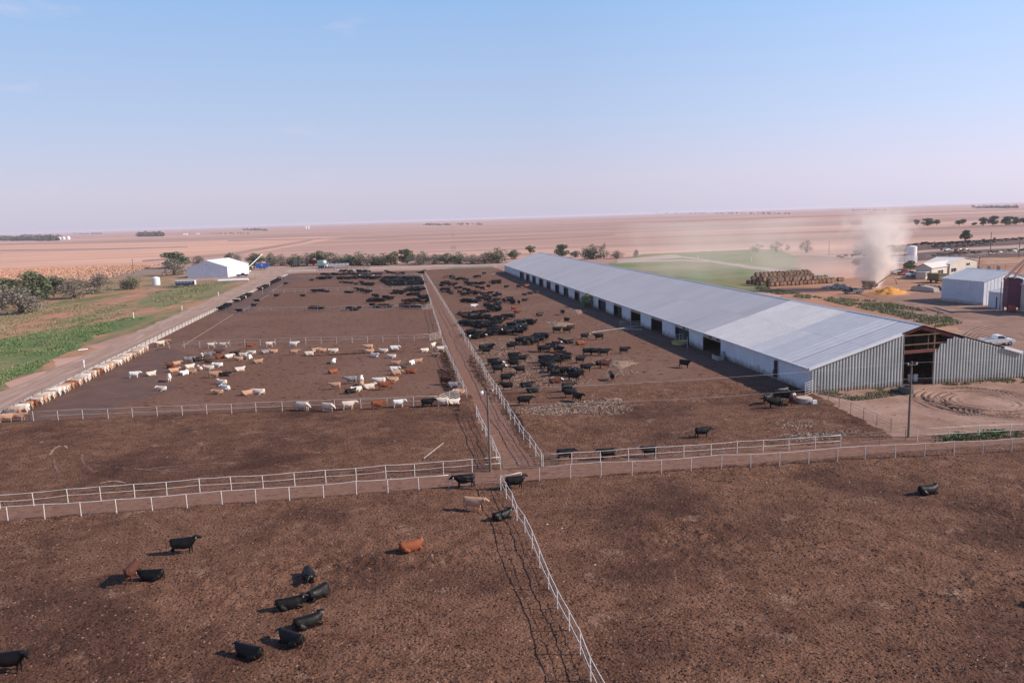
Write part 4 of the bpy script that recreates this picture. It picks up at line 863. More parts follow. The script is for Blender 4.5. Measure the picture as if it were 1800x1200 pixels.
MB().box(-4.2, 3.2, -.6, .6, .7, 1.28).build('frame', MT['dark'], ft)
for x in (-3, -1.7, 2.3):
    for y in (-1.05, 1.05): wheel(ft, x, y, .52, .35)
p = at(551, 466); sp = empty('manure_spreader', (p.x, p.y, 0), radians(10), 'rusty red spreader wagon beside the feed truck', 'wagon', 'machines along the back of the yard')
b = MB(); vs = [(-2.4, -.9, 1.0), (2.4, -.9, 1.0), (2.4, .9, 1.0), (-2.4, .9, 1.0), (-2.7, -1.4, 3.1), (2.7, -1.4, 3.1), (2.7, 1.4, 3.1), (-2.7, 1.4, 3.1)]; b.add(vs, [(0, 3, 2, 1), (0, 1, 5, 4), (1, 2, 6, 5), (2, 3, 7, 6), (3, 0, 4, 7)]); b.build('hopper', MT['red'], sp)
MB().box(-2.5, 3.4, -.5, .5, .7, .98).build('frame', MT['rust'], sp)
for y in (-1.15, 1.15): wheel(sp, 0, y, .65, .4)
p = at(595, 470.5); fb = empty('flat_trailer', (p.x, p.y, 0), radians(3), 'long grey flat trailer before the yellow excavator', 'trailer', 'machines along the back of the yard')
MB().box(-6, 6, -1.2, 1.2, 1.0, 1.2).build('deck', MT['silver'], fb); 
for k in range(6): MB().box(-5.9+k*2, -4.1+k*2, -1.24, -1.2, 1.2, 2.5).build('side_panel', MT['silver'], fb)
for x in (-4.5, -3.3):
    for y in (-1, 1): wheel(fb, x, y, .48, .3)
MB().box(5, 5.3, -.5, .5, 0, 1.0).build('stand', MT['dark'], fb)
p = at(612, 466); ex = empty('excavator', (p.x, p.y, 0), radians(170), 'yellow excavator with a folded boom before the bushes', 'excavator', 'machines along the back of the yard')
MB().prism([(-2.2, 0), (2.2, 0), (2.5, .45), (2.2, .9), (-2.2, .9), (-2.5, .45)], -1.5, -.9).build('track', MT['dark'], ex); MB().prism([(-2.2, 0), (2.2, 0), (2.5, .45), (2.2, .9), (-2.2, .9), (-2.5, .45)], .9, 1.5).build('track', MT['dark'], ex)
MB().prism([(-2.6, 1.0), (1.3, 1.0), (1.3, 1.9), (-2.0, 2.2), (-2.6, 1.9)], -1.3, 1.3).build('housing', MT['yellow'], ex); MB().prism([(.1, 1.95), (1.5, 1.95), (1.4, 3.2), (.2, 3.3)], .2, 1.25).build('cab', MT['orange'], ex)
MB().box(.3, 1.35, 1.26, 1.29, 2.2, 3.0).build('cab_window', MT['glass'], ex)
MB().tube([(1.2, -.3, 1.6), (3.6, -.3, 4.3), (5.6, -.3, 3.8)], .28, 6).build('boom', MT['orange'], ex); MB().tube([(5.6, -.3, 3.8), (5.2, -.3, 1.6)], .2, 6).build('stick', MT['orange'], ex); MB().prism([(4.7, .6), (5.7, .5), (5.6, 1.7), (5.1, 1.7)], -.8, .2).build('bucket', MT['dark'], ex)
# red panels along the back of the far pen
rp_ = empty('panel_fence', (at(556, 475).x, at(556, 475).y, 0), 0, 'row of red steel panels at the back of the farthest pen', 'fence')
a_ = at(556, 477); b_ = at(650, 474.5); dd = b_-a_; nn = 9
for i in range(nn):
    q = MB(); L = dd.length/nn-.1
    for z in (.3, .65, 1.0, 1.35, 1.75): q.box(0, L, -.03, .03, z, z+.09)
    for xx in (0, L/2, L-.08): q.box(xx, xx+.08, -.035, .035, 0, 1.84)
    o = q.build('panel', MT['rust'], rp_); o.location = (a_+dd*(i/nn))-Vector(rp_.location); o.rotation_euler.z = math.atan2(dd.y, dd.x)
# stock trailer and flat trailer at the left
p = at(327, 503); st = empty('stock_trailer', (p.x, p.y, 0), radians(-4), 'dark stock trailer with a white roof near the white shed', 'trailer')
MB().box(-4, 4, -1.05, 1.05, .6, 2.2).build('body', MT['navy'], st); MB().box(-4.1, 4.1, -1.12, 1.12, 2.22, 2.45).build('roof', MT['white'], st); MB().box(4.02, 4.1, -1.0, 1.0, .65, 2.2).build('end_door', MT['white'], st)
for x in (-.6, .5):
    for y in (-1.0, 1.0): wheel(st, x, y, .38, .25)
for k in range(5): MB().box(-3.5+k*1.4, -2.5+k*1.4, -1.09, -1.055, 1.5, 1.9).build('side_slot', MT['silver'], st)
p = at(306, 505); fl = empty('flat_trailer', (p.x, p.y, 0), radians(-4), 'low flat trailer in front of the dark stock trailer', 'trailer')
MB().box(-3, 3, -1, 1, .55, .7).build('deck', MT['wood'], fl); MB().tube([(-5, 0, .5), (-3, 0, .6)], .08, 6).build('drawbar', MT['dark'], fl)
for x in (.2, 1.1):
    for y in (-1.05, 1.05): wheel(fl, x, y, .36, .24)
MB().box(-.9, -.7, -.2, .2, .7, 1.1).build('winch', MT['dark'], fl)
p = at(418, 478); au = empty('grain_auger', (p.x+3, p.y+10, 0), radians(38), 'pale auger slanting up behind the white shed', 'auger')
MB().tube([(0, 0, 1.0), (12, 3, 8.6)], .22, 8).build('auger_tube', MT['plastic'], au); MB().tube([(5, 1.2, 4.0), (5, 1.2, 0)], .1, 5).build('support_leg', MT['cable'], au)
for y in (-1, 1): wheel(au, 5, 1.2+y, .45, .25)
# grain grinder with its spout and the corn pile
p = at(1528, 508); gm = empty('hay_grinder', (p.x, p.y, 0), radians(-18), 'rusty grinder with a long spout throwing ground corn', 'grinder'); gm.scale = (.72, .72, .72)
b = MB(); vs = [(-2.2, -1.0, 1.3), (1.6, -1.0, 1.3), (1.6, 1.0, 1.3), (-2.2, 1.0, 1.3), (-3, -1.7, 3.4), (2.2, -1.7, 3.4), (2.2, 1.7, 3.4), (-3, 1.7, 3.4)]; b.add(vs, [(0, 3, 2, 1), (0, 1, 5, 4), (1, 2, 6, 5), (2, 3, 7, 6), (3, 0, 4, 7)]); b.build('hopper', MT['ochre'], gm)
MB().box(-2.8, 2.6, -.7, .7, .7, 1.28).build('frame', MT['rust'], gm); MB().box(1.7, 3.2, -.8, .8, 1.3, 2.3).build('engine', MT['dark'], gm)
MB().tube([(2.4, 0, 1.6), (5.0, 0, 3.6), (7.3, 0, 5.4), (8.4, 0, 5.5)], .2, 8).build('spout', MT['rust'], gm)
for x in (-1.4, .2):
    for y in (-1.1, 1.1): wheel(gm, x, y, .5, .35)
MB().tube([(8.4, 0, 5.5), (9.6, 0, 4.9), (10.5, 0, 3.4), (10.9, 0, 1.8)], [.10, .16, .22, .28], 8).build('corn_stream', MT['straw'], gm)
p = at(1563, 515)
def heap(name, label, cat, loc, rx, ry, h, m, seed=1, kind=None, n=26, rgh=.12):
    vs = [(0, 0, h)]; fs = []; k = 9
    for i in range(1, k+1):
        t = i/k
        for j in range(n):
            a = 2*pi*j/n; rr_ = t*(1+rgh*sin(3*a+seed)+rgh*.7*sin(7*a+seed*2)); zf = h*((1-t)**1.15)
            vs.append((rx*rr_*cos(a)+R.uniform(-.05, .05), ry*rr_*sin(a)+R.uniform(-.05, .05), max(-.1, zf+R.uniform(-.16, .16)*h*(1 if i < k else 0)-(.1 if i == k else 0))))
    for j in range(n): fs.append((0, 1+j, 1+(j+1) % n))
    for i in range(k-1):
        for j in range(n): fs.append((1+i*n+j, 1+(i+1)*n+j, 1+(i+1)*n+(j+1) % n, 1+i*n+(j+1) % n))
    o = MB().add(vs, fs).build(name, m, smooth=True); o.location = loc; return tag(o, label, cat, kind=kind)
heap('corn_pile', 'bright yellow pile of ground corn below the spout', 'corn pile', (p.x, p.y, -.02), 5.4, 4.2, 1.9, MT['grain'])
p = at(1472, 506)
def rubble_pile(p, n, rx, ry, h, label):
    q = MB()
    for i in range(n):
        a = R.random()*6.28; r_ = sqrt(R.random()); s = R.uniform(.25, .7); x, y = rx*r_*cos(a), ry*r_*sin(a); z = h*(1-r_)*R.random()
        Mx = Matrix.Translation((x, y, z+.1)) @ Matrix.Rotation(R.random()*3, 4, 'Z') @ Matrix.Rotation(R.uniform(-.5, .5), 4, 'X')
        q.box(-s, s, -s*.7, s*.7, -s*.4, s*.4, M=Mx)
    o = q.build('rubble_heap', MT['concrete']); o.location = p; tag(o, label, kind='stuff')
rubble_pile(p, 90, 4.4, 3.0, 1.6, 'heap of pale broken concrete beside the grey pickup')
straw_h = mat('straw_mound', (.31, .21, .15), (.19, .115, .085), scale=1.3, rough=.95, spec=.05, world=True, bump=.8, bscale=3, bdist=.15)
for X, Y, rx, ry, h, lb in ((1088, 640, 2.6, 3.0, .9, 'straw mound beside the red cow at the right of the herd'), (1012, 548, 2.6, 4, 1.0, 'pale straw mound near the barn wall beside a black cow'), (982, 570, 3.0, 5, .9, 'straw mound in the middle of the right pen'),
    (1078, 702, 1.1, .8, .35, 'small straw lump on the pale patch of litter'), (870, 481, 2.5, 3, .9, 'little straw mound at the far end of the right pen'), (866, 640, 1.6, 2.2, .4, 'flat straw mound by the wavy alley fence')):
    p = at(X, Y); heap('straw_mound', lb, 'straw mound', (p.x, p.y, gz(p.x, p.y) if p.y < 112 else 0), rx*1.1, ry*1.1, h*.62, straw_h, X, rgh=.2)
# hay bales, each a thing
BN = 0
bm_ = MB(); vs = []; fs = []; n = 14; prof = [(.05, -.62), (.62, -.62), (.74, -.54), (.77, 0), (.74, .54), (.62, .62), (.05, .62)]
for rr_, yy in prof:
    for j in range(n): a = 2*pi*j/n; k_ = 1+.03*sin(5*a+yy*3); vs.append((rr_*cos(a)*k_, yy, rr_*sin(a)*.95*k_))
for i in range(len(prof)-1):
    for j in range(n): fs.append((i*n+j, i*n+(j+1) % n, (i+1)*n+(j+1) % n, (i+1)*n+j))
fs.append(tuple(range(n))); fs.append(tuple(range(len(prof)*n-n, len(prof)*n)))
bm_.add(vs, fs); bale_me = bm_.mesh('hay_bale', MT['hay'], smooth=False); bale_dark = bm_.mesh('hay_bale', MT['haydark'])
A_ = at(1350, 503.5); D_ = at(1474, 496); dv2 = (D_-A_); dv2.z = 0; LB = dv2.length; ux = dv2.normalized(); uy = Vector((-ux.y, ux.x, 0)); ba_ = math.atan2(ux.y, ux.x)
ordw = ['first', 'second', 'third', 'fourth', 'fifth', 'sixth', 'seventh', 'eighth', 'ninth', 'tenth', 'eleventh', 'twelfth', 'thirteenth', 'fourteenth', 'fifteenth', 'sixteenth', 'seventeenth', 'eighteenth', 'nineteenth', 'twentieth', 'twenty-first', 'twenty-second', 'twenty-third', 'twenty-fourth', 'twenty-fifth', 'twenty-sixth', 'twenty-seventh', 'twenty-eighth', 'twenty-ninth', 'thirtieth'] + ['%s-%s' % (t, u) for t in ('thirty', 'forty', 'fifty') for u in ('first', 'second', 'third', 'fourth', 'fifth', 'sixth', 'seventh', 'eighth', 'ninth')]
def bales(row, n, off, back, z, rowname, dark=0, scale=1.0):
    for i in range(n):
        o = link('hay_bale', bale_dark if i < dark else bale_me)
        c = A_+ux*((i+off)*1.52*scale+R.uniform(-.12, .12))+uy*(back+R.uniform(-.18, .18)); o.location = (c.x, c.y, z+R.uniform(-.05, .05)); o.rotation_euler = (0, R.random()*6, ba_+R.uniform(-.12, .12)); o.scale = [R.uniform(.93, 1.06)*scale]*3
        tag(o, '%s%s round hay bale from the left in the %s' % ('old dark ' if i < dark else '', ordw[i], rowname), 'hay bale', 'round hay bales in the stack')
NB = int(LB/1.52)
bales(0, NB, 0, 0, .72, 'front bottom row', 1); bales(1, NB-2, .5, .1, 2.0, 'front upper row'); bales(2, NB, -.6, 5.2, .72, 'middle bottom row', 1); bales(3, NB-3, .1, 5.0, 2.0, 'middle upper row', 1)
bales(4, NB-4, .8, 5.6, 3.2, 'middle top row'); bales(5, NB+1, -.4, 10.5, .72, 'rear bottom row', 2); bales(6, NB-1, .6, 10.2, 2.0, 'rear upper row'); bales(7, NB-3, 1.6, 10.5, 3.25, 'rear top row'); bales(8, 4, NB+.2, 3.0, .72, 'short row at the right end')
# small things round the barn
p = at(1595, 690); ty = empty('tyre_tank', (p.x-.4, p.y-.3, gz(p.x, p.y)), 0, 'black water tank made of big tyres in front of the open barn end', 'tank')
for k in (0,): MB().lathe([(.7, 0), (.9, .08), (.95, .3), (.95, .75), (.88, .95), (.7, .98), (.64, .8), (.62, .2)], 22).build('tyre', MT['tyre_tank'], ty)
MB().lathe([(.0, .55), (.62, .55)], 16).build('water', MT['glass'], ty); MB().lathe([(.6, 0), (.78, .1), (.8, .35), (.6, .45), (.4, .35)], 20, (-.75, .95, 0)).build('tyre', MT['rubber'], ty)
p = barn(2.2, -.5); pa = empty('wood_pallet', (p.x, p.y, .02), BROT, 'grey wooden pallet leaning on the corrugated barn end', 'pallet')
pa.rotation_euler = (radians(-68), 0, BROT); pa.location.z = .08; pa.location.y -= .3
for k in range(6): MB().box(0, 1.3, .02+k*.21, .02+k*.21+.13, .1, .125).build('slat', MT['pipe'], pa)
for xx in (0, .6, 1.2): MB().box(xx, xx+.09, 0, 1.2, 0, .098).build('stringer', MT['wood'], pa)
p = at(1413, 707); wtn = empty('stock_tank', (p.x, p.y, gz(p.x, p.y)), 0, 'round white stock water tank beside the barn corner', 'water tank')
MB().lathe([(.95, 0), (1.0, .1), (1.02, .58), (.95, .62)], 24).build('tank_wall', MT['concrete'], wtn, smooth=False); MB().lathe([(.02, .67), (.96, .64)], 24).build('lid', mat('pinkish_lid', (.52, .40, .34), (.42, .3, .25), scale=1.2, rough=.8), wtn); MB().box(.5, 1.1, -1.35, -1.0, 0, .5).build('float_box', MT['plastic'], wtn)
p = barn(-1.6, 44.3); tb = empty('mineral_feeder', (p.x, p.y, 0), BROT, 'yellow tub feeder in the shade of the barn wall', 'feeder')
MB().lathe([(.9, 0), (1.35, .1), (1.5, .75), (1.42, .75), (1.25, .2)], 20).build('tub', MT['tub'], tb); q = MB()
for a_ in (-.7, .7): q.tube([(a_, 0, .2), (a_, 0, 2.0)], .05, 6)
q.tube([(-.7, 0, 2.0), (.7, 0, 2.0)], .05, 6); q.tube([(-.7, 0, 1.4), (.7, 0, 1.4)], .04, 6); q.tube([(0, 0, .75), (0, 0, 2)], .04, 6); q.build('rack', MT['pipe'], tb)
p = barn(-.9, 27.6); bw = empty('water_trough', (p.x, p.y, 0), BROT, 'grey concrete waterer beside the nearest barn doorway', 'water trough')
MB().box(-.9, .3, -1.1, 1.1, 0, .75).build('basin', MT['concrete'], bw); MB().box(.32, .75, -.3, .3, 0, 1.35).build('standpipe_box', MT['silver'], bw); MB().box(-.8, .2, -1.0, 1.0, .752, .77).build('water', MT['glass'], bw)
p = barn(-.25, 9.4); tag(MB().box(-.12, .12, -.25, .25, .4, 2.9).box(-.22, .1, -.32, .32, .4, 1.5).build('meter_box', MT['dark']), 'dark narrow meter cabinet on the white barn wall near the corner', 'cabinet').location = p
p = barn(-1.2, 12.6); q = MB().tube([(0, 0, 0), (0, 0, 1.5), (-.15, 0, 1.75), (-.3, 0, 1.5)], .03, 6); tag(q.build('hydrant', MT['cable']), 'thin bent water hydrant pipe before the barn wall', 'hydrant').location = p
gate('grey gate folded against the barn wall right of the yellow feeder', barn(-.5, 43.2), barn(-2.2, 38.8), h=1.5)
gate('grey gate standing out from the barn doorway by the long pipes', barn(-.5, 70), barn(-5, 71.5), h=1.2, bars=4)
for k, (xa, ya, xb, yb, lb) in enumerate(((1120, 573, 1040, 584, 'longer pale pipe rail lying out from the barn'), (1128, 579, 1060, 577, 'shorter pale pipe rail lying by the barn gate'))):
    a_ = at(xa, ya, .6); b_ = at(xb, yb, .15); tag(MB().tube([a_, b_], .07, 6).build('pipe_rail', MT['pipe']), lb, 'pipe', 'pipes lying by the barn')
for lx, lab in ((16.6, 'left white drum in the open barn bay'), (17.5, 'right white drum in the open barn bay')):
    p = barn(lx, 2.2); dr = empty('drum', (p.x, p.y, .03), 0, lab, 'drum', 'drums in the barn'); MB().lathe([(.3, 0), (.32, .04), (.32, .45), (.34, .48), (.32, .51), (.32, .95), (.3, 1.0)], 14).build('drum_body', MT['plastic'], dr); MB().lathe([(.28, 1.0), (.28, 1.03), (.1, 1.05)], 14).build('lid', MT['silver'], dr)
p = at(1035, 540)
# tyres row and olive wagon beside the shed
p = at(1640, 509); tr = empty('tyre_row', (p.x-3, p.y+2, 0), ang+pi/2, 'row of upright tyres holding a sheet beside the blue grey shed', 'tyre row')
for k in range(6):
    o = MB().lathe([(.45, -.2), (.8, -.18), (.8, .18), (.45, .2)], 14).build('tyre', MT['rubber'], tr); o.rotation_euler = (pi/2, 0, 0); o.location = (-1.55*k, 0, .8)
MB().prism([(-8.6, 0), (.8, 0), (.4, 1.1), (-3, 1.5), (-8.2, 1.2)], .3, 2.4).build('tarp', MT['concrete'], tr)
p = at(1650, 498); ow = empty('feed_wagon', (p.x+1.5, p.y+3, 0), ang, 'olive feed wagon half hidden behind the blue grey shed', 'wagon'); MB().box(-1.5, 1.5, -2.5, 2.5, .9, 2.9).box(-1.6, 1.6, -2.6, 2.6, 2.8, 2.95).build('box', mat('olive_paint', (.17, .14, .06), (.13, .1, .05), rough=.7), ow); MB().box(-1, 1, -2.6, 3.6, .6, .88).build('frame', MT['dark'], ow)
for y in (-1.2, 1.2):
    for x in (-1.2, 1.2): wheel(ow, x*.0+x, y, .45, .3)
# white plank panels, concrete walls and far pens at the right
p = at(1571, 466); wpf = empty('plank_fence', (p.x, p.y, 0), radians(-5), 'white plank fence left of the white tank', 'fence')
for z in (.5, 1.2, 1.9, 2.6, 3.3):
    for k in range(3): MB().box(k*3.4, k*3.4+3.3, -.04, .04, z, z+.35).build('plank', MT['white'], wpf)
for k in range(4): MB().box(k*3.4-.1, k*3.4+.1, .05, .2, 0, 3.8).build('post', MT['white'], wpf)
for k, (X, Y) in enumerate(((1722, 480), (1740, 479), (1757, 478.5))):
    p = at(X, Y); q = MB(); o = q.box(0, 6.5, -.15, .15, -.1, 2.4).build('concrete_wall', MT['concrete']); o.location = p; o.rotation_euler.z = radians(58); tag(o, '%s concrete bunker wall behind the farm office' % ('left', 'middle', 'right')[k], 'wall', 'concrete bunker walls')
def pxf(*pp): return [at(*p)[:2] for p in pp]
fence('far pipe fence below the second right-hand cattle pen', pxf((1610, 455), (1700, 452), (1810, 446)), 5, h=1.6, rails=(1.55, .9), cables=(), m='pipe', far=True, rr=.06, pr=.07)
fence('far rail fence above the farm office roof at the right', pxf((1715, 466), (1810, 462)), 5, h=1.6, rails=(1.55, .9, .4), cables=(), m='pipe', far=True, rr=.06, pr=.07)
fence('far rail fence behind the storage shed at the right edge', pxf((1725, 473), (1810, 470)), 5, h=1.6, rails=(1.55, .9, .4), cables=(), m='cable', far=True, rr=.06, pr=.07)
fence('far fence in front of the top row of black cattle', pxf((1560, 440), (1650, 437), (1810, 427)), 6, h=1.6, rails=(1.55, .8), cables=(), m='cable', far=True, rr=.06, pr=.07)
# ------------------------------------------------------------------ trees and shrubs
def leaf_cloud(n, clumps, size, seed, droop=.0):
    r = np.random.default_rng(seed); C = np.array([c[:3] for c in clumps]); RR = np.array([c[3] for c in clumps]); FL = np.array([c[4] if len(c) > 4 else .8 for c in clumps])
    pw = RR**2; idx = r.choice(len(C), n, p=pw/pw.sum())
    d = r.normal(size=(n, 3)); d /= np.linalg.norm(d, axis=1)[:, None]; rad = RR[idx]*(.45+.6*r.random(n)**.6)
    P = C[idx]+d*rad[:, None]*np.stack([np.ones(n), np.ones(n), FL[idx]], 1)
    P[:, 2] = np.maximum(P[:, 2], .08)
    s = size*(.6+.9*r.random(n)); a = r.normal(size=(n, 3)); a /= np.linalg.norm(a, axis=1)[:, None]; b = np.cross(a, r.normal(size=(n, 3))); b /= np.linalg.norm(b, axis=1)[:, None]
    V = np.stack([P-a*s[:, None], P-b*s[:, None]*.55, P+a*s[:, None], P+b*s[:, None]*.55], 1).reshape(-1, 3)
    return V, np.arange(n*4).reshape(-1, 4)
def tree_kind(h, wd, nleaf, size, leaf, seed, trunk=True, stems=1, fill=7, base=.28, twig=0):
    r = random.Random(seed); cl = []
    for i in range(fill):
        a = r.random()*6.28; q = sqrt(r.random())*.72; z = h*(base+(1-base)*(.12+.66*r.random())); k = 1.15-.75*max(0, z/h-.35)
        cl.append((wd*.5*q*cos(a)*k, wd*.5*q*sin(a)*k, z, wd*r.uniform(.14, .26), r.uniform(.65, .95)))
    cl.append((0, 0, h*.80, wd*.21, .9)); cl.append((wd*.05, 0, h*.9, wd*.12, .9))
    V, F = leaf_cloud(nleaf, cl, size, seed); crown = raw_mesh('crown', V, F, MT[leaf])
    t = MB()
    for s in range(stems):
        a0 = r.random()*6.28; x0 = (.0 if stems == 1 else .3*cos(a0)); y0 = (.0 if stems == 1 else .3*sin(a0))
        t.tube([(x0, y0, -.3), (x0*1.5, y0*1.5, h*base*.8), (x0*2, y0*2, h*.55)], [h*.026, h*.02, h*.008], 7)
    for c in cl[:-1]: t.tube([(0, 0, h*base*.75), (c[0]*.55, c[1]*.55, c[2]*.8), (c[0], c[1], c[2])], [h*.014, h*.009, h*.003], 5)
    for i in range(twig):
        c = r.choice(cl); d = Vector((r.gauss(0, 1), r.gauss(0, 1), abs(r.gauss(.5, .8)))).normalized()*c[3]*1.25; t.tube([(c[0], c[1], c[2]), (c[0]+d.x, c[1]+d.y, c[2]+d.z)], [h*.005, h*.0015], 3)
    return crown, t.mesh('trunk', MT['bark'] if not twig else MT['twig'])
TK = {'green': [tree_kind(10, 9, 3200, .34, 'leafg', 11, fill=17, base=.08), tree_kind(10, 10, 3200, .34, 'leafg', 12, fill=18, base=.1), tree_kind(10, 8, 2800, .32, 'leafo', 13, fill=16, base=.06)],
      'grey': [tree_kind(7, 8.5, 1300, .24, 'leafy', 21, stems=4, base=.0, fill=18, twig=220), tree_kind(7, 9, 1200, .24, 'leafy', 22, stems=4, base=.0, fill=18, twig=240)],
      'olive': [tree_kind(7, 7.5, 1800, .28, 'leafo', 31, stems=3, base=.0, fill=17, twig=60), tree_kind(7, 8.5, 1700, .28, 'leafo', 32, stems=3, base=.0, fill=18, twig=60)],
      'lone': [tree_kind(10, 9, 2600, .36, 'leafg', 61, fill=16, base=.30), tree_kind(10, 9, 2600, .36, 'leafg', 62, fill=15, base=.26)],
      'lime': [tree_kind(4, 4, 1400, .16, 'leafl', 41, stems=3, base=.05, fill=9)], 'bare': [tree_kind(7, 8, 500, .2, 'leafy', 51, stems=4, base=.08, fill=12, twig=260)]}
TH = {'lone': 10, 'green': 10, 'grey': 7, 'olive': 7, 'lime': 4, 'bare': 7}; TW = {'lone': 9, 'green': 9, 'grey': 8.5, 'olive': 8, 'lime': 4, 'bare': 8}
TNAME = {'lone': 'leafy_tree', 'green': 'leafy_tree', 'grey': 'grey_shrub', 'olive': 'olive_shrub', 'lime': 'lime_bush', 'bare': 'bare_tree'}
def tree(kind, X, Y, top, width, label, group=None, cat=None):
    """X, Y foot and top/width in photograph pixels, turned into metres at that distance"""
    p = at(X, Y); dist = (p-Vector((0, 0, CAMH))).dot(Vector(fw)); h = (Y-top)*dist/FPX; wd = width*dist/FPX
    cr, tr_ = R.choice(TK[kind]); o = empty(TNAME[kind], (p.x, p.y, 0), R.random()*6.28, label, cat or ('tree' if kind in ('green', 'bare', 'lone') else 'shrub'), group); o.scale = (wd/TW[kind], wd/TW[kind], h/TH[kind])
    link('trunk', tr_, o); link('crown', cr, o)
fe = 'trees and shrubs along the left field edge'
for a in (('green', 8, 512, 488, 60, 'green bush cut off by the left edge'), ('olive', 2, 540, 496, 70, 'olive shrub cut off by the left edge, lower one'), ('grey', 40, 550, 506, 84, 'large grey shrub nearest the left edge, in front'), ('green', 60, 528, 476, 62, 'big green tree rising behind the largest grey shrub'), ('green', 95, 522, 483, 62, 'second big green tree, right of the tallest one'),
          ('grey', 130, 524, 490, 62, 'grey shrub right of the two big green trees'), ('grey', 172, 515, 482, 54, 'grey shrub with a rounded crown beside the corn'), ('olive', 232, 508, 485, 38, 'single grey green bush standing apart by the pole'),
          ('green', 312, 470, 442, 56, 'round green tree left of the white shed'), ('grey', 308, 483, 455, 48, 'grey shrub against the left side of the white shed'), ('grey', 348, 465, 450, 28, 'grey shrub behind the white shed roof'), ('olive', 404, 462, 444, 18, 'green tree right behind the white shed'), ('grey', 416, 470, 448, 26, 'grey shrub beside the pale auger')):
    tree(*a, group=fe)
bk = 'shrubs in the row along the back road'
for i, (k, X, Y, top, wd) in enumerate((('olive', 447, 466, 446, 32), ('olive', 477, 466, 446, 24), ('grey', 495, 467, 448, 26), ('olive', 520, 466, 448, 30), ('grey', 540, 466, 445, 20), ('green', 564, 466, 441, 40), ('grey', 590, 466, 447, 30), ('olive', 610, 466, 448, 30), ('olive', 632, 466, 444, 32), ('grey', 655, 466, 448, 34), ('olive', 676, 466, 446, 30),
        ('olive', 694, 465, 443, 28), ('green', 716, 464, 438, 24), ('grey', 737, 465, 448, 32), ('olive', 744, 463, 443, 18), ('grey', 764, 464, 448, 32), ('olive', 786, 463, 446, 28), ('olive', 808, 463, 444, 26), ('grey', 830, 463, 448, 30), ('grey', 852, 463, 446, 30), ('olive', 876, 462, 437, 32), ('olive', 905, 455, 440, 22))):
    tree(k, X, Y, top-1, wd*1.28, '%s %s from the left in the row behind the back road' % (ordw[i], {'green': 'taller green tree', 'olive': 'olive green shrub', 'grey': 'greyish shrub'}[k]), group=bk)
rb = 'trees behind the barn roof'
for a in (('green', 932, 446, 431, 22, 'green tree just left of the far barn ridge'), ('green', 988, 452, 429, 24, 'round green tree above the barn ridge'), ('olive', 1012, 452, 441, 22, 'low shrub right of the round green tree'), ('olive', 1042, 455, 430, 34, 'wide olive tree above the barn roof'), ('bare', 1062, 455, 428, 20, 'thin bare tree beside the wide olive tree'), ('grey', 1085, 454, 440, 24, 'grey shrub at the edge of the green pasture'), ('grey', 1118, 451, 439, 12, 'small grey shrub on the pasture edge'),
          ('bare', 1330, 443, 429, 26, 'left bare grey shrub on the far pasture edge'), ('bare', 1365, 443, 425, 26, 'bare spreading tree on the far pasture edge'), ('bare', 1384, 441, 430, 10, 'tiny bare shrub between two bare trees'), ('bare', 1418, 444, 422, 26, 'bare grey tree half hidden in dust'),
          ('green', 1600, 475, 458, 26, 'dark green bush in front of the white tank'), ('lone', 1696, 428, 404, 18, 'lone green tree behind the far black cattle')):
    tree(*a, group=rb)
fr_ = 'trees on the horizon row at the right'
for i, (X, Y, top, wd) in enumerate(((1611, 397, 386, 12), (1631, 397, 383, 20), (1646, 397, 386, 12), (1686, 397, 387, 14), (1693, 396, 385, 12), (1712, 397, 391, 12), (1728, 397, 381, 18), (1745, 396, 379, 18), (1768, 396, 380, 24), (1786, 395, 381, 18), (1800, 395, 383, 16))):
    tree('lone' if wd < 18 else 'green', X, Y, top, wd, '%s blue green tree from the left in the far right row' % ordw[i], group=fr_)
p = barn(-1.4, 113.5); o = empty('lime_bush', p, 1.0, 'lime green bush growing against the barn wall', 'bush'); cr, tr_ = TK['lime'][0]; link('trunk', tr_, o); link('crown', cr, o); o.scale = (1.1, 1.1, .95)
for X, Y, top, wd, lb in ((1055, 453, 447, 20, 'low grey shrub under the bare tree behind the barn'), (1590, 478, 470, 20, 'low weedy shrub beside the parked pickups'), (1748, 422, 417, 6, 'tiny dark shrub among the far cattle')):
    tree('olive', X, Y, top, wd, lb, group=rb)
# far tree belts and farmsteads near the horizon
def belt(label, x0, x1, Y, hpx, n, seed):
    V = []; F = []; b = 0
    for i in range(n):
        X = x0+(x1-x0)*(i+R.random())/n; p = at(X, Y+R.uniform(-.5, .5)); dist = p.length; h = max(3.0, hpx*dist/FPX*R.uniform(.5, 1.15)); wd = h*R.uniform(.5, .9)
        v, f = leaf_cloud(60, [(p.x, p.y, h*.55, wd, .75), (p.x+wd*.5, p.y, h*.35, wd*.7, .7)], h*.22, seed+i); V.append(v); F.append(f+b); b += len(v)
    tag(link('far_treeline', raw_mesh('far_treeline', np.concatenate(V), np.concatenate(F), MT['fline'])), label, kind='stuff')
belt('far grey tree belt at the left edge of the horizon', 0, 102, 423, 7, 60, 100); belt('thin far tree line above the left tree belt', 38, 108, 416, 3.2, 34, 300); belt('small far grove on the left horizon', 241, 284, 415.5, 7, 24, 500); belt('far grove left of centre on the horizon', 428, 471, 405, 3.4, 20, 700); belt('far grove right of centre on the horizon', 744, 792, 396, 3.2, 22, 900)
belt('tiny far trees near the centre horizon', 800, 850, 395, 3.4, 9, 1000); belt('far hazy tree line on the right horizon', 1150, 1390, 376, 2.6, 44, 1100); belt('far hazy tree belt at the right edge', 1710, 1790, 366, 4.0, 30, 1300); belt('far tree line left of the farmstead', 130, 178, 411.5, 2.0, 16, 1500); belt('far bushes along the field line', 370, 440, 411, 1.6, 16, 1600); belt('far bush beside the dust', 1495, 1560, 370, 2.0, 14, 1700)
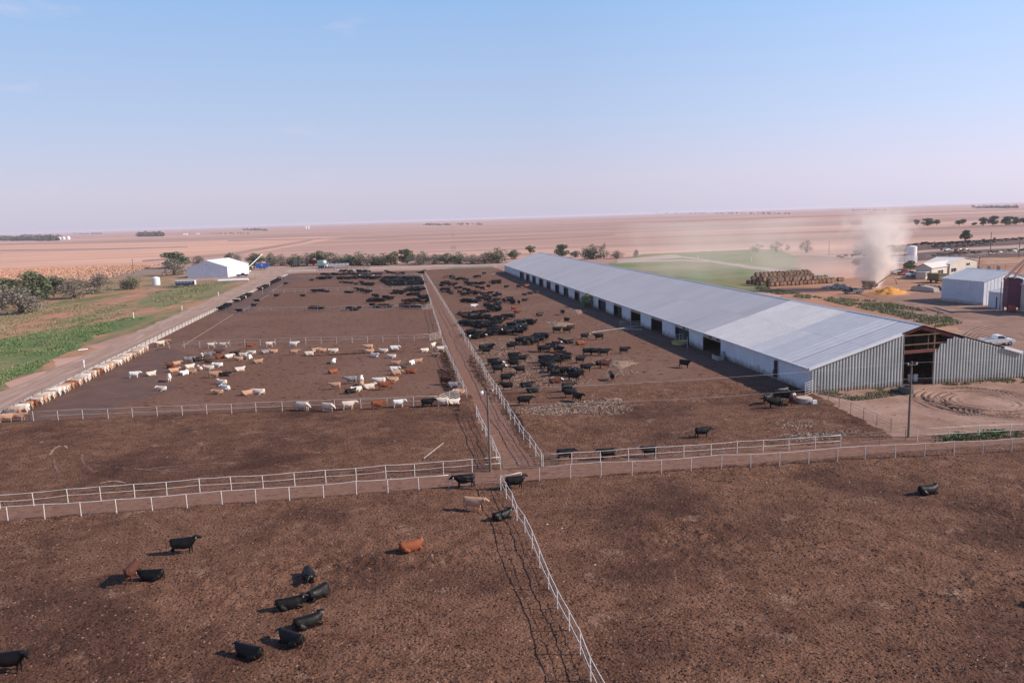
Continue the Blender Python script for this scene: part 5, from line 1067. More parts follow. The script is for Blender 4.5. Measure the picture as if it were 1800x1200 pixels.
for X, Y, w_, h_, lb in ((104, 421.5, 6, 4.5, 'far white grain bin, left of the three at the farmstead'), (112, 421, 5, 4.5, 'far white grain bin, middle of the three at the farmstead'), (120, 420.8, 6, 5, 'far white grain bin, right of the three at the farmstead'), (538, 402.5, 2.4, 5, 'far white silo, left one on the centre horizon'), (542.5, 402.5, 2.4, 5.5, 'far white silo, right one on the centre horizon'), (326, 413, 7, 2.2, 'far white farm roof, left one'), (348, 412, 5, 1.8, 'far white farm roof, right one')):
    p = at(X, Y); s = p.length/FPX; r_ = w_*s/2; h = h_*s; o = empty('far_farm_building' if h_ < 3 else 'far_grain_bin', (p.x, p.y, 0), 0, lb, 'farm building' if h_ < 3 else 'grain bin', 'far farm buildings')
    if h_ < 3: MB().box(-r_, r_, -r_*.5, r_*.5, 0, h*.6).build('wall', MT['white'], o); MB().prism([(-r_*.5-.3, h*.6), (r_*.5+.3, h*.6), (0, h)], -r_, r_, axis='x').build('roof', MT['trim'], o)
    else: MB().lathe([(r_, 0), (r_, h*.75)], 12).build('wall', MT['white'], o); MB().lathe([(r_*1.03, h*.755), (.3, h)], 12).build('roof', MT['trim'], o)
# ------------------------------------------------------------------ weeds, grass, corn
def tufts(name, label, polys, n, hmin, hmax, wd, m, dens=None, zfun=None):
    V = []; 
    for (poly, cnt) in polys:
        P = np.array(poly); lo = P.min(0); hi = P.max(0); got = 0; X = []; Y = []
        while got < cnt:
            x = rng.uniform(lo[0], hi[0], cnt); y = rng.uniform(lo[1], hi[1], cnt); ins = np.zeros(cnt, bool); j = len(P)-1
            for i in range(len(P)):
                c = ((P[i, 1] > y) != (P[j, 1] > y)) & (x < (P[j, 0]-P[i, 0])*(y-P[i, 1])/(P[j, 1]-P[i, 1]+1e-9)+P[i, 0]); ins ^= c; j = i
            if dens is not None: ins &= dens(x, y)
            X.append(x[ins]); Y.append(y[ins]); got += ins.sum()
        x = np.concatenate(X)[:cnt]; y = np.concatenate(Y)[:cnt]; z = (height(x, y) if zfun else np.zeros(cnt))-.05
        a = rng.random(cnt)*3.14; h = rng.uniform(hmin, hmax, cnt); w_ = wd*rng.uniform(.5, 1.3, cnt); lx = rng.normal(0, .35, cnt)*h; lyy = rng.normal(0, .35, cnt)*h
        q = np.stack([np.stack([x-np.cos(a)*w_, y-np.sin(a)*w_, z], 1), np.stack([x+np.cos(a)*w_, y+np.sin(a)*w_, z], 1), np.stack([x+np.cos(a)*w_*.6+lx, y+np.sin(a)*w_*.6+lyy, z+h], 1), np.stack([x-np.cos(a)*w_*.4+lx, y-np.sin(a)*w_*.4+lyy, z+h*.9], 1)], 1).reshape(-1, 3)
        V.append(q)
    V = np.concatenate(V); return tag(link(name, raw_mesh(name, V, np.arange(len(V)).reshape(-1, 4), m)), label, kind='stuff')
clump = lambda s, t: (lambda x, y: vn(x, y, s, 3.)+.5*vn(x, y, s*.3, 8.)+.15*rng.random(len(x)) > t)
tufts('green_weeds', 'bright green weeds on the verge beside the dirt road', [([(-66, 130), (-76, 127), (-92, 165), (-97, 200), (-86, 225), (-76, 245), (-71, 236), (-72, 200), (-68, 165)], 11000)], 0, .08, .34, .10, MT['blade'], clump(5., -.02))
tufts('verge_grass', 'thin dry grass tufts between the road and the field', [([(-76, 250), (-92, 285), (-120, 300), (-120, 215), (-100, 190), (-85, 215)], 5000), ([(-74, 262), (-98, 330), (-88, 372), (-76, 378)], 5000)], 0, .1, .35, .15, MT['weed'], clump(6., .0))
wp = [barn(BW+1.5, 8)[:2], barn(BW+6, 12)[:2], barn(BW+12, 40)[:2], barn(BW+11, 80)[:2], barn(BW+3, 88)[:2], barn(BW+1, 60)[:2]]
tufts('barn_weeds', 'tall green weeds along the yard behind the long barn', [(px((1425, 521), (1470, 524), (1530, 527), (1600, 540), (1655, 553), (1692, 568), (1650, 575), (1560, 552), (1480, 535)), 7000), (px((1330, 503), (1425, 519), (1425, 526), (1330, 510)), 3000)], 0, .10, .6, .12, MT['weed'], clump(4., -.02))
tufts('gable_weeds', 'grey green weeds growing before the corrugated barn end', [([barn(.2, -.3)[:2], barn(3, -6)[:2], barn(9, -5)[:2], barn(13.5, -2.2)[:2], barn(13.3, -.3)[:2]], 2600), ([barn(19.5, -.25)[:2], barn(20, -1.6)[:2], barn(34, -2.2)[:2], barn(34, -.25)[:2]], 1300), ([barn(29, -.3)[:2], barn(28, -3)[:2], barn(36, -4)[:2], barn(36, -.3)[:2]], 700), ([at(1640, 779)[:2], at(1640, 766)[:2], at(1800, 757)[:2], at(1800, 770)[:2]], 1300)], 0, .08, .34, .06, MT['weedd'], clump(1.8, .0), True)
tufts('bright_weeds', 'bright green weeds under the white fence at the right', [([at(1650, 777)[:2], at(1680, 764)[:2], at(1770, 758)[:2], at(1765, 770)[:2]], 1500)], 0, .2, .55, .1, MT['blade'], clump(1.6, .02), True)
tufts('dry_corn', 'block of dry orange corn at the left', [([(-190, 330), (-150, 415), (-162, 590), (-270, 600), (-330, 480)], 34000)], 0, .5, 1.3, .20, MT['corn'])
# ------------------------------------------------------------------ cattle
def remesh(q, voxel, ratio, name, face_fn):
    me = q.mesh('tmp', MT['K']); o = bpy.data.objects.new('tmp', me); COL.objects.link(o)
    m = o.modifiers.new('r', 'REMESH'); m.mode = 'VOXEL'; m.voxel_size = voxel; m.use_smooth_shade = True
    m = o.modifiers.new('s', 'SMOOTH'); m.factor = .5; m.iterations = 2
    m = o.modifiers.new('d', 'DECIMATE'); m.ratio = ratio
    dg = bpy.context.evaluated_depsgraph_get(); dg.update(); ev = o.evaluated_get(dg)
    out = bpy.data.meshes.new_from_object(ev, depsgraph=dg); out.name = name
    bpy.data.objects.remove(o); 
    out.materials.clear(); out.materials.append(MT['K']); out.materials.append(MT['K']); out.materials.append(MT['hoof'])
    n = len(out.polygons); c = np.empty(n*3); out.polygons.foreach_get('center', c); c = c.reshape(-1, 3)
    out.polygons.foreach_set('material_index', face_fn(c)); out.polygons.foreach_set('use_smooth', [True]*n); out.update(); return out
def body_loft(q, st, n=14):
    """st: x, y, z, half width, half height (egg-shaped cross sections)"""
    vs = []; fs = []
    for (x, y, z, hw, hh) in st:
        for j in range(n):
            a = 2*pi*j/n; s = sin(a); c = cos(a); vs.append((x, y+hw*c*(1-.12*s), z+hh*s))
    for i in range(len(st)-1):
        for j in range(n): fs.append((i*n+j, i*n+(j+1) % n, (i+1)*n+(j+1) % n, (i+1)*n+j))
    fs.append(tuple(range(n))); fs.append(tuple(range((len(st)-1)*n, len(st)*n))); q.add(vs, fs)
def cow_mesh(name, lie=False, neck=(1.0, 0, .28), head_dir=(1, 0, -.45), stance=0.0, tail=0.0, voxel=.034, ratio=.42):
    q = MB(); dz = -.50 if lie else 0.0; wd = 1.2 if lie else 1.06; neck = tuple(c*.72 for c in neck)
    st = [(-.93, 0, 1.15, .12, .17), (-.86, 0, 1.08, .24, .30), (-.70, 0, 1.00, .31, .40), (-.40, 0, .945, .335, .43), (-.05, 0, .905, .375, .47), (.28, 0, .905, .365, .475), (.55, 0, .955, .325, .445), (.76, 0, 1.01, .265, .37), (.92, 0, 1.06, .20, .28)]
    body_loft(q, [(x, y, z+dz, w_*wd, h*(1 if not lie else 1.0)) for x, y, z, w_, h in st])
    P0 = Vector((.78, 0, 1.10+dz)); N1 = P0+Vector(neck)*.52; hd = Vector(head_dir).normalized()
    q.tube([P0-Vector((.2, 0, .03)), P0, P0.lerp(N1, .5), N1, N1+hd*.08], [.30, .29, .235, .185, .155], 10)
    H = N1+Vector((0, 0, .03)); q.tube([H-hd*.08, H+hd*.03, H+hd*.16, H+hd*.30, H+hd*.43, H+hd*.50], [.12, .165, .16, .13, .112, .085], 9)
    side = hd.cross(Vector((0, 0, 1)))
    side = side.normalized() if side.length > .1 else Vector((0, 1, 0))
    for s in (-1, 1):
        e0 = H+side*(.10*s)+Vector((0, 0, .06)); q.tube([e0, e0+side*(.12*s)+Vector((0, 0, .02)), e0+side*(.21*s)-Vector((0, 0, .02))], [.035, .06, .025], 6)
    if not lie:
        for s in (-1, 1):
            o = stance*s
            q.tube([(.58, .15*s, .85), (.60+o*.3, .17*s, .64), (.62+o*.7, .165*s, .42), (.60+o, .165*s, .14), (.62+o*1.05, .165*s, .07)], [.15, .10, .068, .05, .055], 8)
            q.tube([(.62+o*1.05, .165*s, .09), (.65+o*1.05, .165*s, 0)], [.058, .068], 8)
            q.tube([(-.66, .13*s, .98), (-.62-o*.2, .175*s, .74), (-.70-o*.6, .17*s, .52), (-.79-o, .16*s, .40), (-.75-o, .16*s, .14), (-.73-o, .16*s, .07)], [.23, .185, .105, .068, .05, .055], 8)
            q.tube([(-.73-o, .16*s, .09), (-.70-o, .16*s, 0)], [.058, .068], 8)
        q.tube([(-.30, 0, .60), (-.52, 0, .56)], [.10, .12], 8)
        if tail: q.tube([(-.88, 0, 1.22), (-1.08, .02, 1.20), (-1.20, .04, .98), (-1.24, .05, .70), (-1.25, .05, .52)], [.045, .036, .034, .036, .05], 6)
        else: q.tube([(-.9, 0, 1.22), (-.985, .01, 1.05), (-.97, .02, .75), (-.955, .03, .48), (-.95, .03, .36)], [.045, .038, .036, .045, .045], 6)
    else:
        for s in (-1, 1):
            q.tube([(.56, .22*s, .36), (.80, .27*s, .20), (.98, .24*s, .09)], [.14, .10, .06], 8); q.tube([(.98, .24*s, .08), (.72, .32*s, .06), (.60, .33*s, .055)], [.06, .05, .05], 6)
        q.tube([(-.60, .24, .38), (-.30, .42, .26), (-.12, .48, .14)], [.24, .19, .09], 8); q.tube([(-.12, .48, .12), (-.42, .56, .07), (-.2, .64, .05), (-.06, .66, .05)], [.07, .055, .048, .05], 6)
        q.tube([(-.60, -.26, .34), (-.32, -.36, .22), (-.15, -.38, .10)], [.24, .17, .08], 8)
        q.tube([(-.9, 0, .66), (-1.02, .08, .40), (-.98, .2, .1), (-.85, .3, .06)], [.05, .04, .04, .045], 6)
    Hc = np.array(H+hd*.22); hv = np.array(hd); hz = .09
    def ff(c):
        d = c-Hc; t = d@hv; r = np.linalg.norm(d-t[:, None]*hv, axis=1)
        mi = np.where((t > -.24) & (r < .17), 1, 0)
        if not lie: mi = np.where(c[:, 2] < hz, 2, mi)
        return mi.astype(np.int32)
    me = remesh(q, voxel, ratio, name, ff); me['head'] = list(H); return me
POSES = {'S': [dict(), dict(stance=.10), dict(neck=(.8, .25, .45), head_dir=(.8, .6, -.3), stance=-.08), dict(neck=(.85, -.3, .35), head_dir=(.6, -.8, -.4), stance=.06)],
         'U': [dict(neck=(.75, 0, .62), head_dir=(1, 0, -.2), stance=.09, tail=1)],
         'G': [dict(neck=(.95, 0, -.55), head_dir=(.75, 0, -.8), stance=.10)], 'F': [dict(neck=(1.05, 0, -.28), head_dir=(.9, 0, -.7), stance=.03)],
         'L': [dict(lie=True, neck=(.6, 0, .62), head_dir=(1, 0, -.3)), dict(lie=True, neck=(.55, .35, .55), head_dir=(.5, .9, -.35)), dict(lie=True, neck=(.8, -.25, .35), head_dir=(.8, -.5, -.5))],
         'Z': [dict(lie=True, neck=(.75, .15, -.1), head_dir=(.9, .4, -.4))]}
CM = {k: [cow_mesh('cow', **d) for d in v] for k, v in POSES.items()}
CM_LOW = [cow_mesh('cow', voxel=.075, ratio=.30), cow_mesh('cow', stance=.09, voxel=.075, ratio=.30), cow_mesh('cow', lie=True, voxel=.075, ratio=.3, neck=(.6, 0, .6))]
FACE = {'K': 'K', 'R': 'R', 'O': 'O', 'T': 'T', 'C': 'C', 'W': 'W', 'G': 'G', 'D': 'D', 'KW': 'W', 'RW': 'W', 'OW': 'W', 'TW': 'W'}
cattle = []     # x, y, coat, pose, heading, label, group, scale
def cow(X, Y, coat, pose, head, label, group, scale=None, world=None):
    p = Vector((world[0], world[1], 0)) if world else at(X, Y)
    cattle.append((p.x, p.y, coat, pose, head, label, group, (scale or R.uniform(.94, 1.08))*(.84 if p.y < 82 else (.86 if p.x < 9 else .92))))
gf = 'cattle in the front pens'
for a in ((322, 973, 'K', 'U', 4, 'black bull standing side-on with its tail lifted in the front left pen', 1.14), (234, 1019, 'R', 'S', 262, 'dark red brown cow standing head-on at the left of the front pen', 1.1), (268, 1018, 'K', 'L', 176, 'black cow lying beside the standing red brown cow', 1.08),
          (543, 1018, 'K', 'L', 285, 'black cow lying head-on, topmost of the resting black group', 1.0), (560, 1049, 'K', 'L', 232, 'black cow lying second from top in the resting black group', 1.1), (508, 1069, 'K', 'L', 12, 'black cow lying with head right, left end of resting group', 1.08), (541, 1101, 'K', 'L', 24, 'black cow lying with head raised right in the resting group', 1.12), (514, 1131, 'K', 'L', 142, 'black cow lying just below the head-raised one', 1.1), (440, 1154, 'K', 'L', 150, 'black cow lying lowest in the front left pen', 1.12),
          (16, 1183, 'K', 'S', 2, 'black cow cut off by the lower left corner', 1.12), (722, 968, 'O', 'L', 18, 'orange red cow lying alone in the front left pen', 1.12), (832, 897, 'T', 'S', 336, 'tan cow with pale face walking near the fence corner', 1.1), (818, 857, 'K', 'S', 184, 'black cow facing left beside the near lane gate', 1.12), (905, 859, 'K', 'S', 4, 'black cow standing behind the white fence corner', 1.08), (881, 912, 'K', 'L', 28, 'black cow lying beside the wavy fence', 1.05), (1630, 868, 'K', 'L', 2, 'black cow lying alone in the front right pen', 1.12), (1838, 1060, 'K', 'L', 190, 'black cow cut off by the right edge', 1.0)):
    cow(*a[:5], a[5], gf, a[6])
gr = 'cattle in the right pen'
for a in ((1234, 768, 'K', 'S', 2, 'lone black cow standing side-on near the white front fence'), (993, 808, 'K', 'S', 3, 'left black cow of three behind the white fence rails'), (1068, 808, 'K', 'S', 176, 'middle black cow of three behind the white fence rails'), (1142, 803, 'KW', 'S', 178, 'white faced black cow of three behind the white fence rails'),
          (1362, 717, 'K', 'S', 172, 'black cow nearest the camera in the group at the barn corner'), (1350, 709, 'K', 'S', 215, 'black cow looking left in the group at the barn corner'), (1370, 700, 'K', 'S', 350, 'black cow at the back left of the barn corner group'), (1382, 705, 'KW', 'S', 320, 'white marked black cow in the barn corner group'), (1376, 697, 'K', 'S', 200, 'black cow at the back right of the barn corner group'), (1392, 711, 'RW', 'S', 70, 'red brown cow drinking at the white water tank'),
          (1203, 646, 'K', 'S', 305, 'lone black cow facing the camera near the barn shade'), (1076, 668, 'K', 'S', 85, 'dark grey black cow seen from behind right of the herd'), (922, 712, 'K', 'S', 2, 'black cow standing lowest on the left of the right pen'), (1015, 706, 'K', 'S', 290, 'black cow walking down at the lower end of the herd'), (1002, 699, 'KW', 'S', 182, 'white faced dark cow facing left at the lower herd end'), (998, 688, 'K', 'S', 12, 'grey black cow standing just above the white faced one'),
          (936, 690, 'K', 'L', 6, 'black cow lying lower of two near the alley fence'), (925, 681, 'K', 'L', 4, 'black cow lying upper of two near the alley fence'), (892, 686, 'K', 'S', 178, 'black cow standing against the wavy alley fence'), (890, 671, 'K', 'S', 5, 'black cow standing above it along the alley fence'),
          (876, 655, 'KW', 'S', 10, 'white faced black cow by the alley fence, lower of two'), (872, 648, 'KW', 'S', 350, 'white faced black cow by the alley fence, upper of two'), (866, 642, 'K', 'S', 0, 'black cow in the alley fence cluster, top one'), (914, 656, 'K', 'S', 186, 'grey black cow standing alone left of the straw'), (903, 645, 'K', 'S', 175, 'black cow above the grey black one'), (905, 638, 'K', 'S', 3, 'black cow in the pair left of the straw patch, near one'), (918, 636, 'K', 'S', 3, 'black cow in the pair left of the straw patch, right one'), (902, 632, 'K', 'S', 1, 'black cow behind the pair left of the straw patch'),
          (855, 622, 'K', 'S', 0, 'black cow at the fence bend, front one'), (850, 617, 'K', 'S', 15, 'black cow at the fence bend, left one'), (860, 615, 'K', 'S', 350, 'black cow at the fence bend, right one'), (899, 614, 'K', 'S', 0, 'black cow standing alone on the upper straw patch'),
          (1033, 624, 'K', 'S', 1, 'left black cow of the row of three facing right'), (1046, 624, 'K', 'S', 1, 'middle black cow of the row of three facing right'), (1062, 625, 'K', 'S', 2, 'right black cow of the row of three facing right'), (1097, 621, 'K', 'S', 4, 'black cow standing alone ahead of the row of three'), (1063, 647, 'R', 'S', 2, 'dark red cow standing beside the straw mound'), (1020, 638, 'K', 'S', 6, 'black cow right of the main huddle, upper one'), (1030, 653, 'K', 'S', 4, 'black cow right of the main huddle, lower one'), (1055, 641, 'K', 'L', 30, 'black cow lying behind the dark red cow'),
          (980, 632, 'O', 'S', 285, 'orange red cow facing the camera inside the huddle'), (948, 618, 'R', 'S', 85, 'red cow with its back turned at the left of the huddle'), (977, 610, 'RW', 'S', 330, 'red cow with white face at the top of the huddle'), (996, 650, 'O', 'L', 6, 'orange red cow lying in the middle of the huddle'), (975, 673, 'RW', 'L', 4, 'red cow with white face lying below the huddle'), (1020, 606, 'O', 'L', 12, 'orange red cow lying right of the upper huddle'), (1000, 604, 'K', 'L', 8, 'black cow lying next to the orange red one'), (988, 602, 'K', 'L', 100, 'black cow lying head-up above the huddle'),
          (1028, 596, 'KW', 'S', 8, 'white faced black cow standing right of the herd'), (1053, 597, 'K', 'S', 178, 'black cow facing left near the barn shade'), (979, 585, 'K', 'S', 2, 'left black cow of a close pair above the track'), (997, 585, 'K', 'S', 2, 'right black cow of a close pair above the track'), (1003, 577, 'R', 'L', 4, 'red cow lying behind the close pair'), (996, 567, 'K', 'S', 290, 'black cow with white belly mark by the middle straw mound'), (989, 553, 'K', 'S', 280, 'black cow eating at the straw mound by the barn'), (948, 555, 'K', 'L', 20, 'black cow lying alone in the middle of the pen'),
          (832, 542, 'W', 'S', 4, 'white cow standing among black cattle in the right pen'), (904, 546, 'O', 'S', 3, 'left orange red cow of a pair at the herd edge'), (909, 553, 'O', 'S', 350, 'right orange red cow of a pair at the herd edge'), (912, 507, 'K', 'S', 4, 'black cow far up the pen beside the red pair'), (925, 506, 'O', 'S', 20, 'orange red cow far up the pen near the barn'), (922, 519, 'K', 'L', 10, 'black cow lying in the middle of the upper pen'), (932, 517, 'K', 'L', 8, 'black cow lying beside another in the upper pen'), (943, 515, 'K', 'L', 200, 'black cow lying alone toward the barn shade'), (922, 529, 'KW', 'L', 8, 'black cow with white head lying in the upper pen'), (912, 535, 'K', 'S', 95, 'black cow seen from behind in the upper pen'), (851, 483, 'K', 'S', 4, 'black cow standing alone at the far end of the right pen'), (890, 507, 'K', 'S', 0, 'black cow farthest right in the upper pen row'), (1010, 520, 'K', 'S', 5, 'black cow resting in the barn shade'), (1000, 517, 'R', 'L', 5, 'red brown cow lying in the barn shade')):
    cow(*a, gr)
def row(name, pts, coats, n, pose='S', jx=2.0, jy=1.2, group=gr, cl='right pen'):
    """n cattle strung along pixel points, named by their order from the left"""
    P = [Vector((a, b, 0)) for a, b in pts]; L = [0]
    for a, b in zip(P, P[1:]): L.append(L[-1]+(b-a).length)
    out = []
    if cl == 'right pen' and group == gr and n > 5: n = int(n*1.4)
    for i in range(n):
        t = (i+.5)/n*L[-1]; k = max(j for j in range(len(L)) if L[j] <= t); k = min(k, len(P)-2); q = P[k].lerp(P[k+1], (t-L[k])/(L[k+1]-L[k]))
        out.append((q.x+R.uniform(-jx, jx), q.y+R.uniform(-jy, jy)))
    out.sort()
    cn = {'K': 'black', 'R': 'red brown', 'O': 'orange red', 'W': 'white', 'KW': 'white faced black', 'D': 'dark brown', 'C': 'cream', 'T': 'tan', 'OW': 'white faced red', 'RW': 'white faced red', 'G': 'grey'}
    for i, (X, Y) in enumerate(out):
        c = R.choice(coats); po = R.choice(pose); hd = R.choice((0, 0, 0, 180, 180, 20, 340, 160, 300, 70))+R.uniform(-12, 12)
        cow(X, Y, c, po, hd, '%s cow, %s from left in the %s' % (cn[c], ordw[i] if name != 'mass' else 'one', name), group)
KK = ['K']*13+['R', 'KW']
row('lower huddle around the orange red cow', [(952, 634), (968, 652), (985, 662), (1004, 656), (1016, 664), (1010, 668)], ['K'], 11, jx=4, jy=3); row('upper huddle above the orange red cow', [(952, 622), (966, 614), (985, 622), (996, 634), (972, 640), (955, 646), (960, 652)], ['K'], 10, jx=3, jy=3)
row('group left of the track', [(908, 600), (925, 603), (946, 604), (958, 596), (936, 598)], ['K'], 12, jx=3, jy=3)
row('packed front row of the dense herd', [(822, 588), (838, 593), (860, 589), (882, 586), (905, 588), (922, 584)], KK, 21, 'SSSL', 2, 3); row('short row beside the dense front', [(838, 578), (880, 582), (926, 579)], KK, 11, 'SL', 3, 3)
row('second row of the dense herd', [(808, 570), (835, 573), (858, 574), (878, 573)], ['K']*9+['R'], 17, 'SSL', 2, 3); row('loose row beside the middle straw mound', [(896, 576), (912, 572), (932, 570), (940, 568)], ['K'], 8, 'SL', 2, 2); row('third row of the dense herd', [(812, 560), (840, 562), (880, 566), (902, 560)], KK, 18, 'SSL', 3, 3)
row('mixed lying row above the third', [(806, 553), (820, 556), (838, 555)], ['R', 'R', 'K', 'OW', 'K'], 7, 'LL', 2, 2); row('fourth row of the dense herd', [(834, 553), (858, 550), (876, 547), (880, 542), (850, 540)], ['K']*8+['R'], 13, 'SSL', 2, 2)
row('broad band behind the white cow', [(812, 530), (832, 533), (850, 527), (878, 532)], KK, 16, 'SSL', 3, 3); row('clump left of the lone lying cow', [(886, 533), (896, 528), (902, 535)], ['K'], 6, 'SL', 2, 2); row('band above the broad band', [(806, 519), (830, 517), (852, 522), (878, 520)], KK+['R'], 14, 'SSL', 3, 3)
row('left fence cluster of the upper pen', [(776, 513), (786, 512), (795, 516)], ['K', 'K', 'R'], 7, 'SL', 2, 2); row('middle row of the upper pen', [(800, 508), (822, 512), (850, 508), (860, 506)], ['K', 'K', 'K', 'O'], 8, 'SL', 2, 1.5); row('upper row by the alley fence', [(774, 502), (790, 500), (800, 504)], ['K', 'K', 'K', 'R'], 9, 'SL', 2, 2)
row('upper middle row near the far end', [(816, 500), (832, 502), (850, 500)], ['K', 'K', 'KW'], 8, 'SL', 2, 1.5); row('upper right row near the far end', [(862, 496), (872, 499), (880, 496)], ['K', 'K', 'OW'], 7, 'SL', 2, 1.5); row('topmost row of the right pen', [(790, 488), (805, 492), (822, 494)], ['K'], 8, 'SL', 2, 1.5)
row('small far group at the top of the right pen', [(832, 490), (846, 489)], ['K'], 3, 'S'); row('far corner pair by the alley', [(778, 489), (786, 487)], ['O', 'K'], 2, 'L')
# pale cattle pen
gp = 'pale cattle in the middle left pen'
PALE = '''236 664 W S 2|white cow standing side-on, leftmost in the pale pen
265 660 C L 35|cream cow lying beside the leftmost white cow
298 670 W S 105|white cow seen from behind in the pale pen
285 686 C L 158|cream cow lying lowest on the left of the pale pen
301 647 O L 150|orange cow lying at the left end of the resting cluster
310 641 T L 40|tan cow lying behind the left orange cow
305 654 T L 20|tan cow lying just above the white cow seen from behind
325 658 W L 245|white cow lying facing the camera in the left cluster
337 656 T L 170|tan cow lying right of the camera-facing white cow
333 647 C L 25|cream cow lying above the tan one in the left cluster
351 650 C L 120|cream cow lying with head turned in the left cluster
368 649 C L 175|cream cow lying, left of a pale resting pair
384 644 W L 170|white cow lying, right of a pale resting pair
332 638 G S 3|dirty grey cow standing over the left cluster
347 635 K L 30|black cow lying beside the dirty grey standing cow
355 631 C S 280|cream cow standing facing the camera in the upper cluster
366 629 G S 6|grey cow standing in the upper cluster
368 637 D L 185|dark cow lying below the grey standing one
384 624 D S 8|dark brown cow standing at the back of the upper cluster
387 630 O L 15|orange cow lying in the middle of the upper cluster
402 629 C L 40|cream cow lying right of the orange one
412 624 K L 10|black cow lying at the back of the upper cluster
427 626 C L 350|cream cow lying in the right half of the upper cluster
420 633 T L 170|tan cow lying in front of the upper cluster right end
438 630 W L 265|white cow lying facing the camera at the cluster end
443 622 C Z 170|cream cow stretched flat behind the upper cluster
421 652 C L 18|cream cow lying alone below the upper cluster
376 664 T S 2|pinkish tan cow standing beside a black resting cow
394 661 K L 15|black cow lying in front of the pinkish tan cow
391 675 C L 150|cream cow lying, top of a resting three
397 685 W L 135|white cow lying, middle of a resting three
384 692 T L 165|tan cow lying, bottom of a resting three
434 694 T L 30|tan cow lying, left of the lowest resting pair
456 692 C L 165|cream cow lying, right of the lowest resting pair
372 612 C S 3|cream cow standing at the back fence, left of a pair
393 612 C S 352|cream cow standing at the back fence, right of a pair
440 613 O S 4|orange cow standing at the back fence
474 610 C S 5|cream cow standing at the back fence in the middle
516 610 W S 350|white cow with lowered head at the back fence
517 624 T S 10|tan cow standing below the white one with lowered head
466 621 G L 20|grey cow lying behind the dark tan one
481 620 T L 175|tan cow lying right of the grey one
453 638 T L 15|dark tan cow lying alone in the middle of the pen
543 624 C L 5|cream cow lying in the middle of the long resting row
554 618 T L 30|tan cow lying behind the cream one in the long row
567 618 T L 190|tan cow lying at the middle of the long row
587 619 C L 185|cream cow lying at the right of the long row
586 638 W L 85|white cow lying upright seen from behind, alone
585 656 O L 28|orange cow lying alone in the middle of the pen
590 684 T S 178|dark tan cow standing facing left in the lower middle
618 674 G S 182|greyish cow standing with head down in the lower middle
635 669 W L 88|white cow lying upright beside the greyish cow
627 687 C L 200|cream cow lying next to a black one at the bottom
616 691 K L 20|black cow lying at the bottom of the pale pen
635 678 T L 80|tan cow lying behind the bottom pair
648 683 C L 20|cream cow lying right of the bottom pair
668 677 C S 175|cream cow standing behind the tan walking cow
676 685 O S 4|orange tan cow walking at the lower right
691 671 T L 178|tan cow lying right of the lower standing pair
696 658 T L 8|tan cow lying at the bottom of the right chain
693 651 W L 350|white cow lying in the middle of the right chain
707 647 D L 12|dark cow lying right of the middle of the chain
694 641 T L 340|tan cow lying in the upper right chain
689 629 C L 165|cream cow lying at the top of the right chain
722 656 O L 345|orange tan cow lying right of the chain
724 640 W L 250|white cow lying facing the camera at the right
734 637 T L 6|tan cow lying beside the camera-facing white one at right
675 619 C L 175|cream cow lying in the upper right
693 614 W L 355|white cow lying near the back fence at right
658 627 W L 320|white cow lying below the upper right pair
650 620 T L 180|tan cow lying under the standing tan cow at upper right
648 616 T S 176|tan cow standing at the upper right of the row
747 618 C L 200|cream cow lying small near the right end
761 613 C S 60|cream cow standing near the back corner gate
775 619 C S 4|cream cow grazing at the right fence ridge
765 626 T L 330|pale tan cow lying near the right fence ridge
783 676 R S 322|dark red cow standing by the right fence ridge
797 680 G L 350|grey cow lying beside the dark red cow
808 692 T L 170|tan cow lying behind the open gate
531 722 C G 335|left of three cream cows grazing along the front fence
576 723 C G 330|middle of three cream cows grazing along the front fence
612 720 C S 8|right of three cream cows along the front fence
664 719 O S 2|orange cow standing at the front fence
701 716 W S 2|white cow standing side-on at the front fence
752 715 K S 4|black cow standing at the front fence near the gate
778 713 C S 178|cream cow facing left at the front fence near the gate
797 711 C L 4|cream cow at the open gate corner'''
for ln in PALE.split('\n'):
    a, lb = ln.split('|'); X, Y, c, po, hd = a.split(); cow(float(X), float(Y), c, po, float(hd), lb, gp)
cn = {'C': 'cream', 'T': 'tan', 'W': 'white', 'O': 'orange tan', 'G': 'grey', 'K': 'black', 'R': 'red brown', 'D': 'dark brown'}
gb = 'pale cattle lined up at the feed trough'
seq = 'GTCWTOCTCCTWCCTTOCTCCWTCTOCCTCTCWTCCTCTGTCTCTC'
for i in range(46):
    y = 115.2+i*1.25; c = seq[i]; cow(0, 0, c, 'F', 180+R.uniform(-9, 9), '%s %s cow at the feed trough from the near gate' % (ordw[i], cn[c]), gb, R.uniform(.98, 1.1), world=(-53.55+R.uniform(-.12, .3)+(i*.02), y+R.uniform(-.12, .12)))
for X, Y, c, hd, lb in ((12, 742, 'T', 10, 'tan cow standing behind the dark portable gate'), (34, 740, 'T', 350, 'second tan cow standing behind the dark portable gate'), (282, 609, 'C', 200, 'cream cow turned sideways at the far end of the trough row'), (290, 606, 'T', 350, 'tan cow at the very far end of the trough row'), (222, 632, 'C', 150, 'cream cow stepping back from the trough row')):
    cow(X, Y, c, 'S', hd, lb, gb)
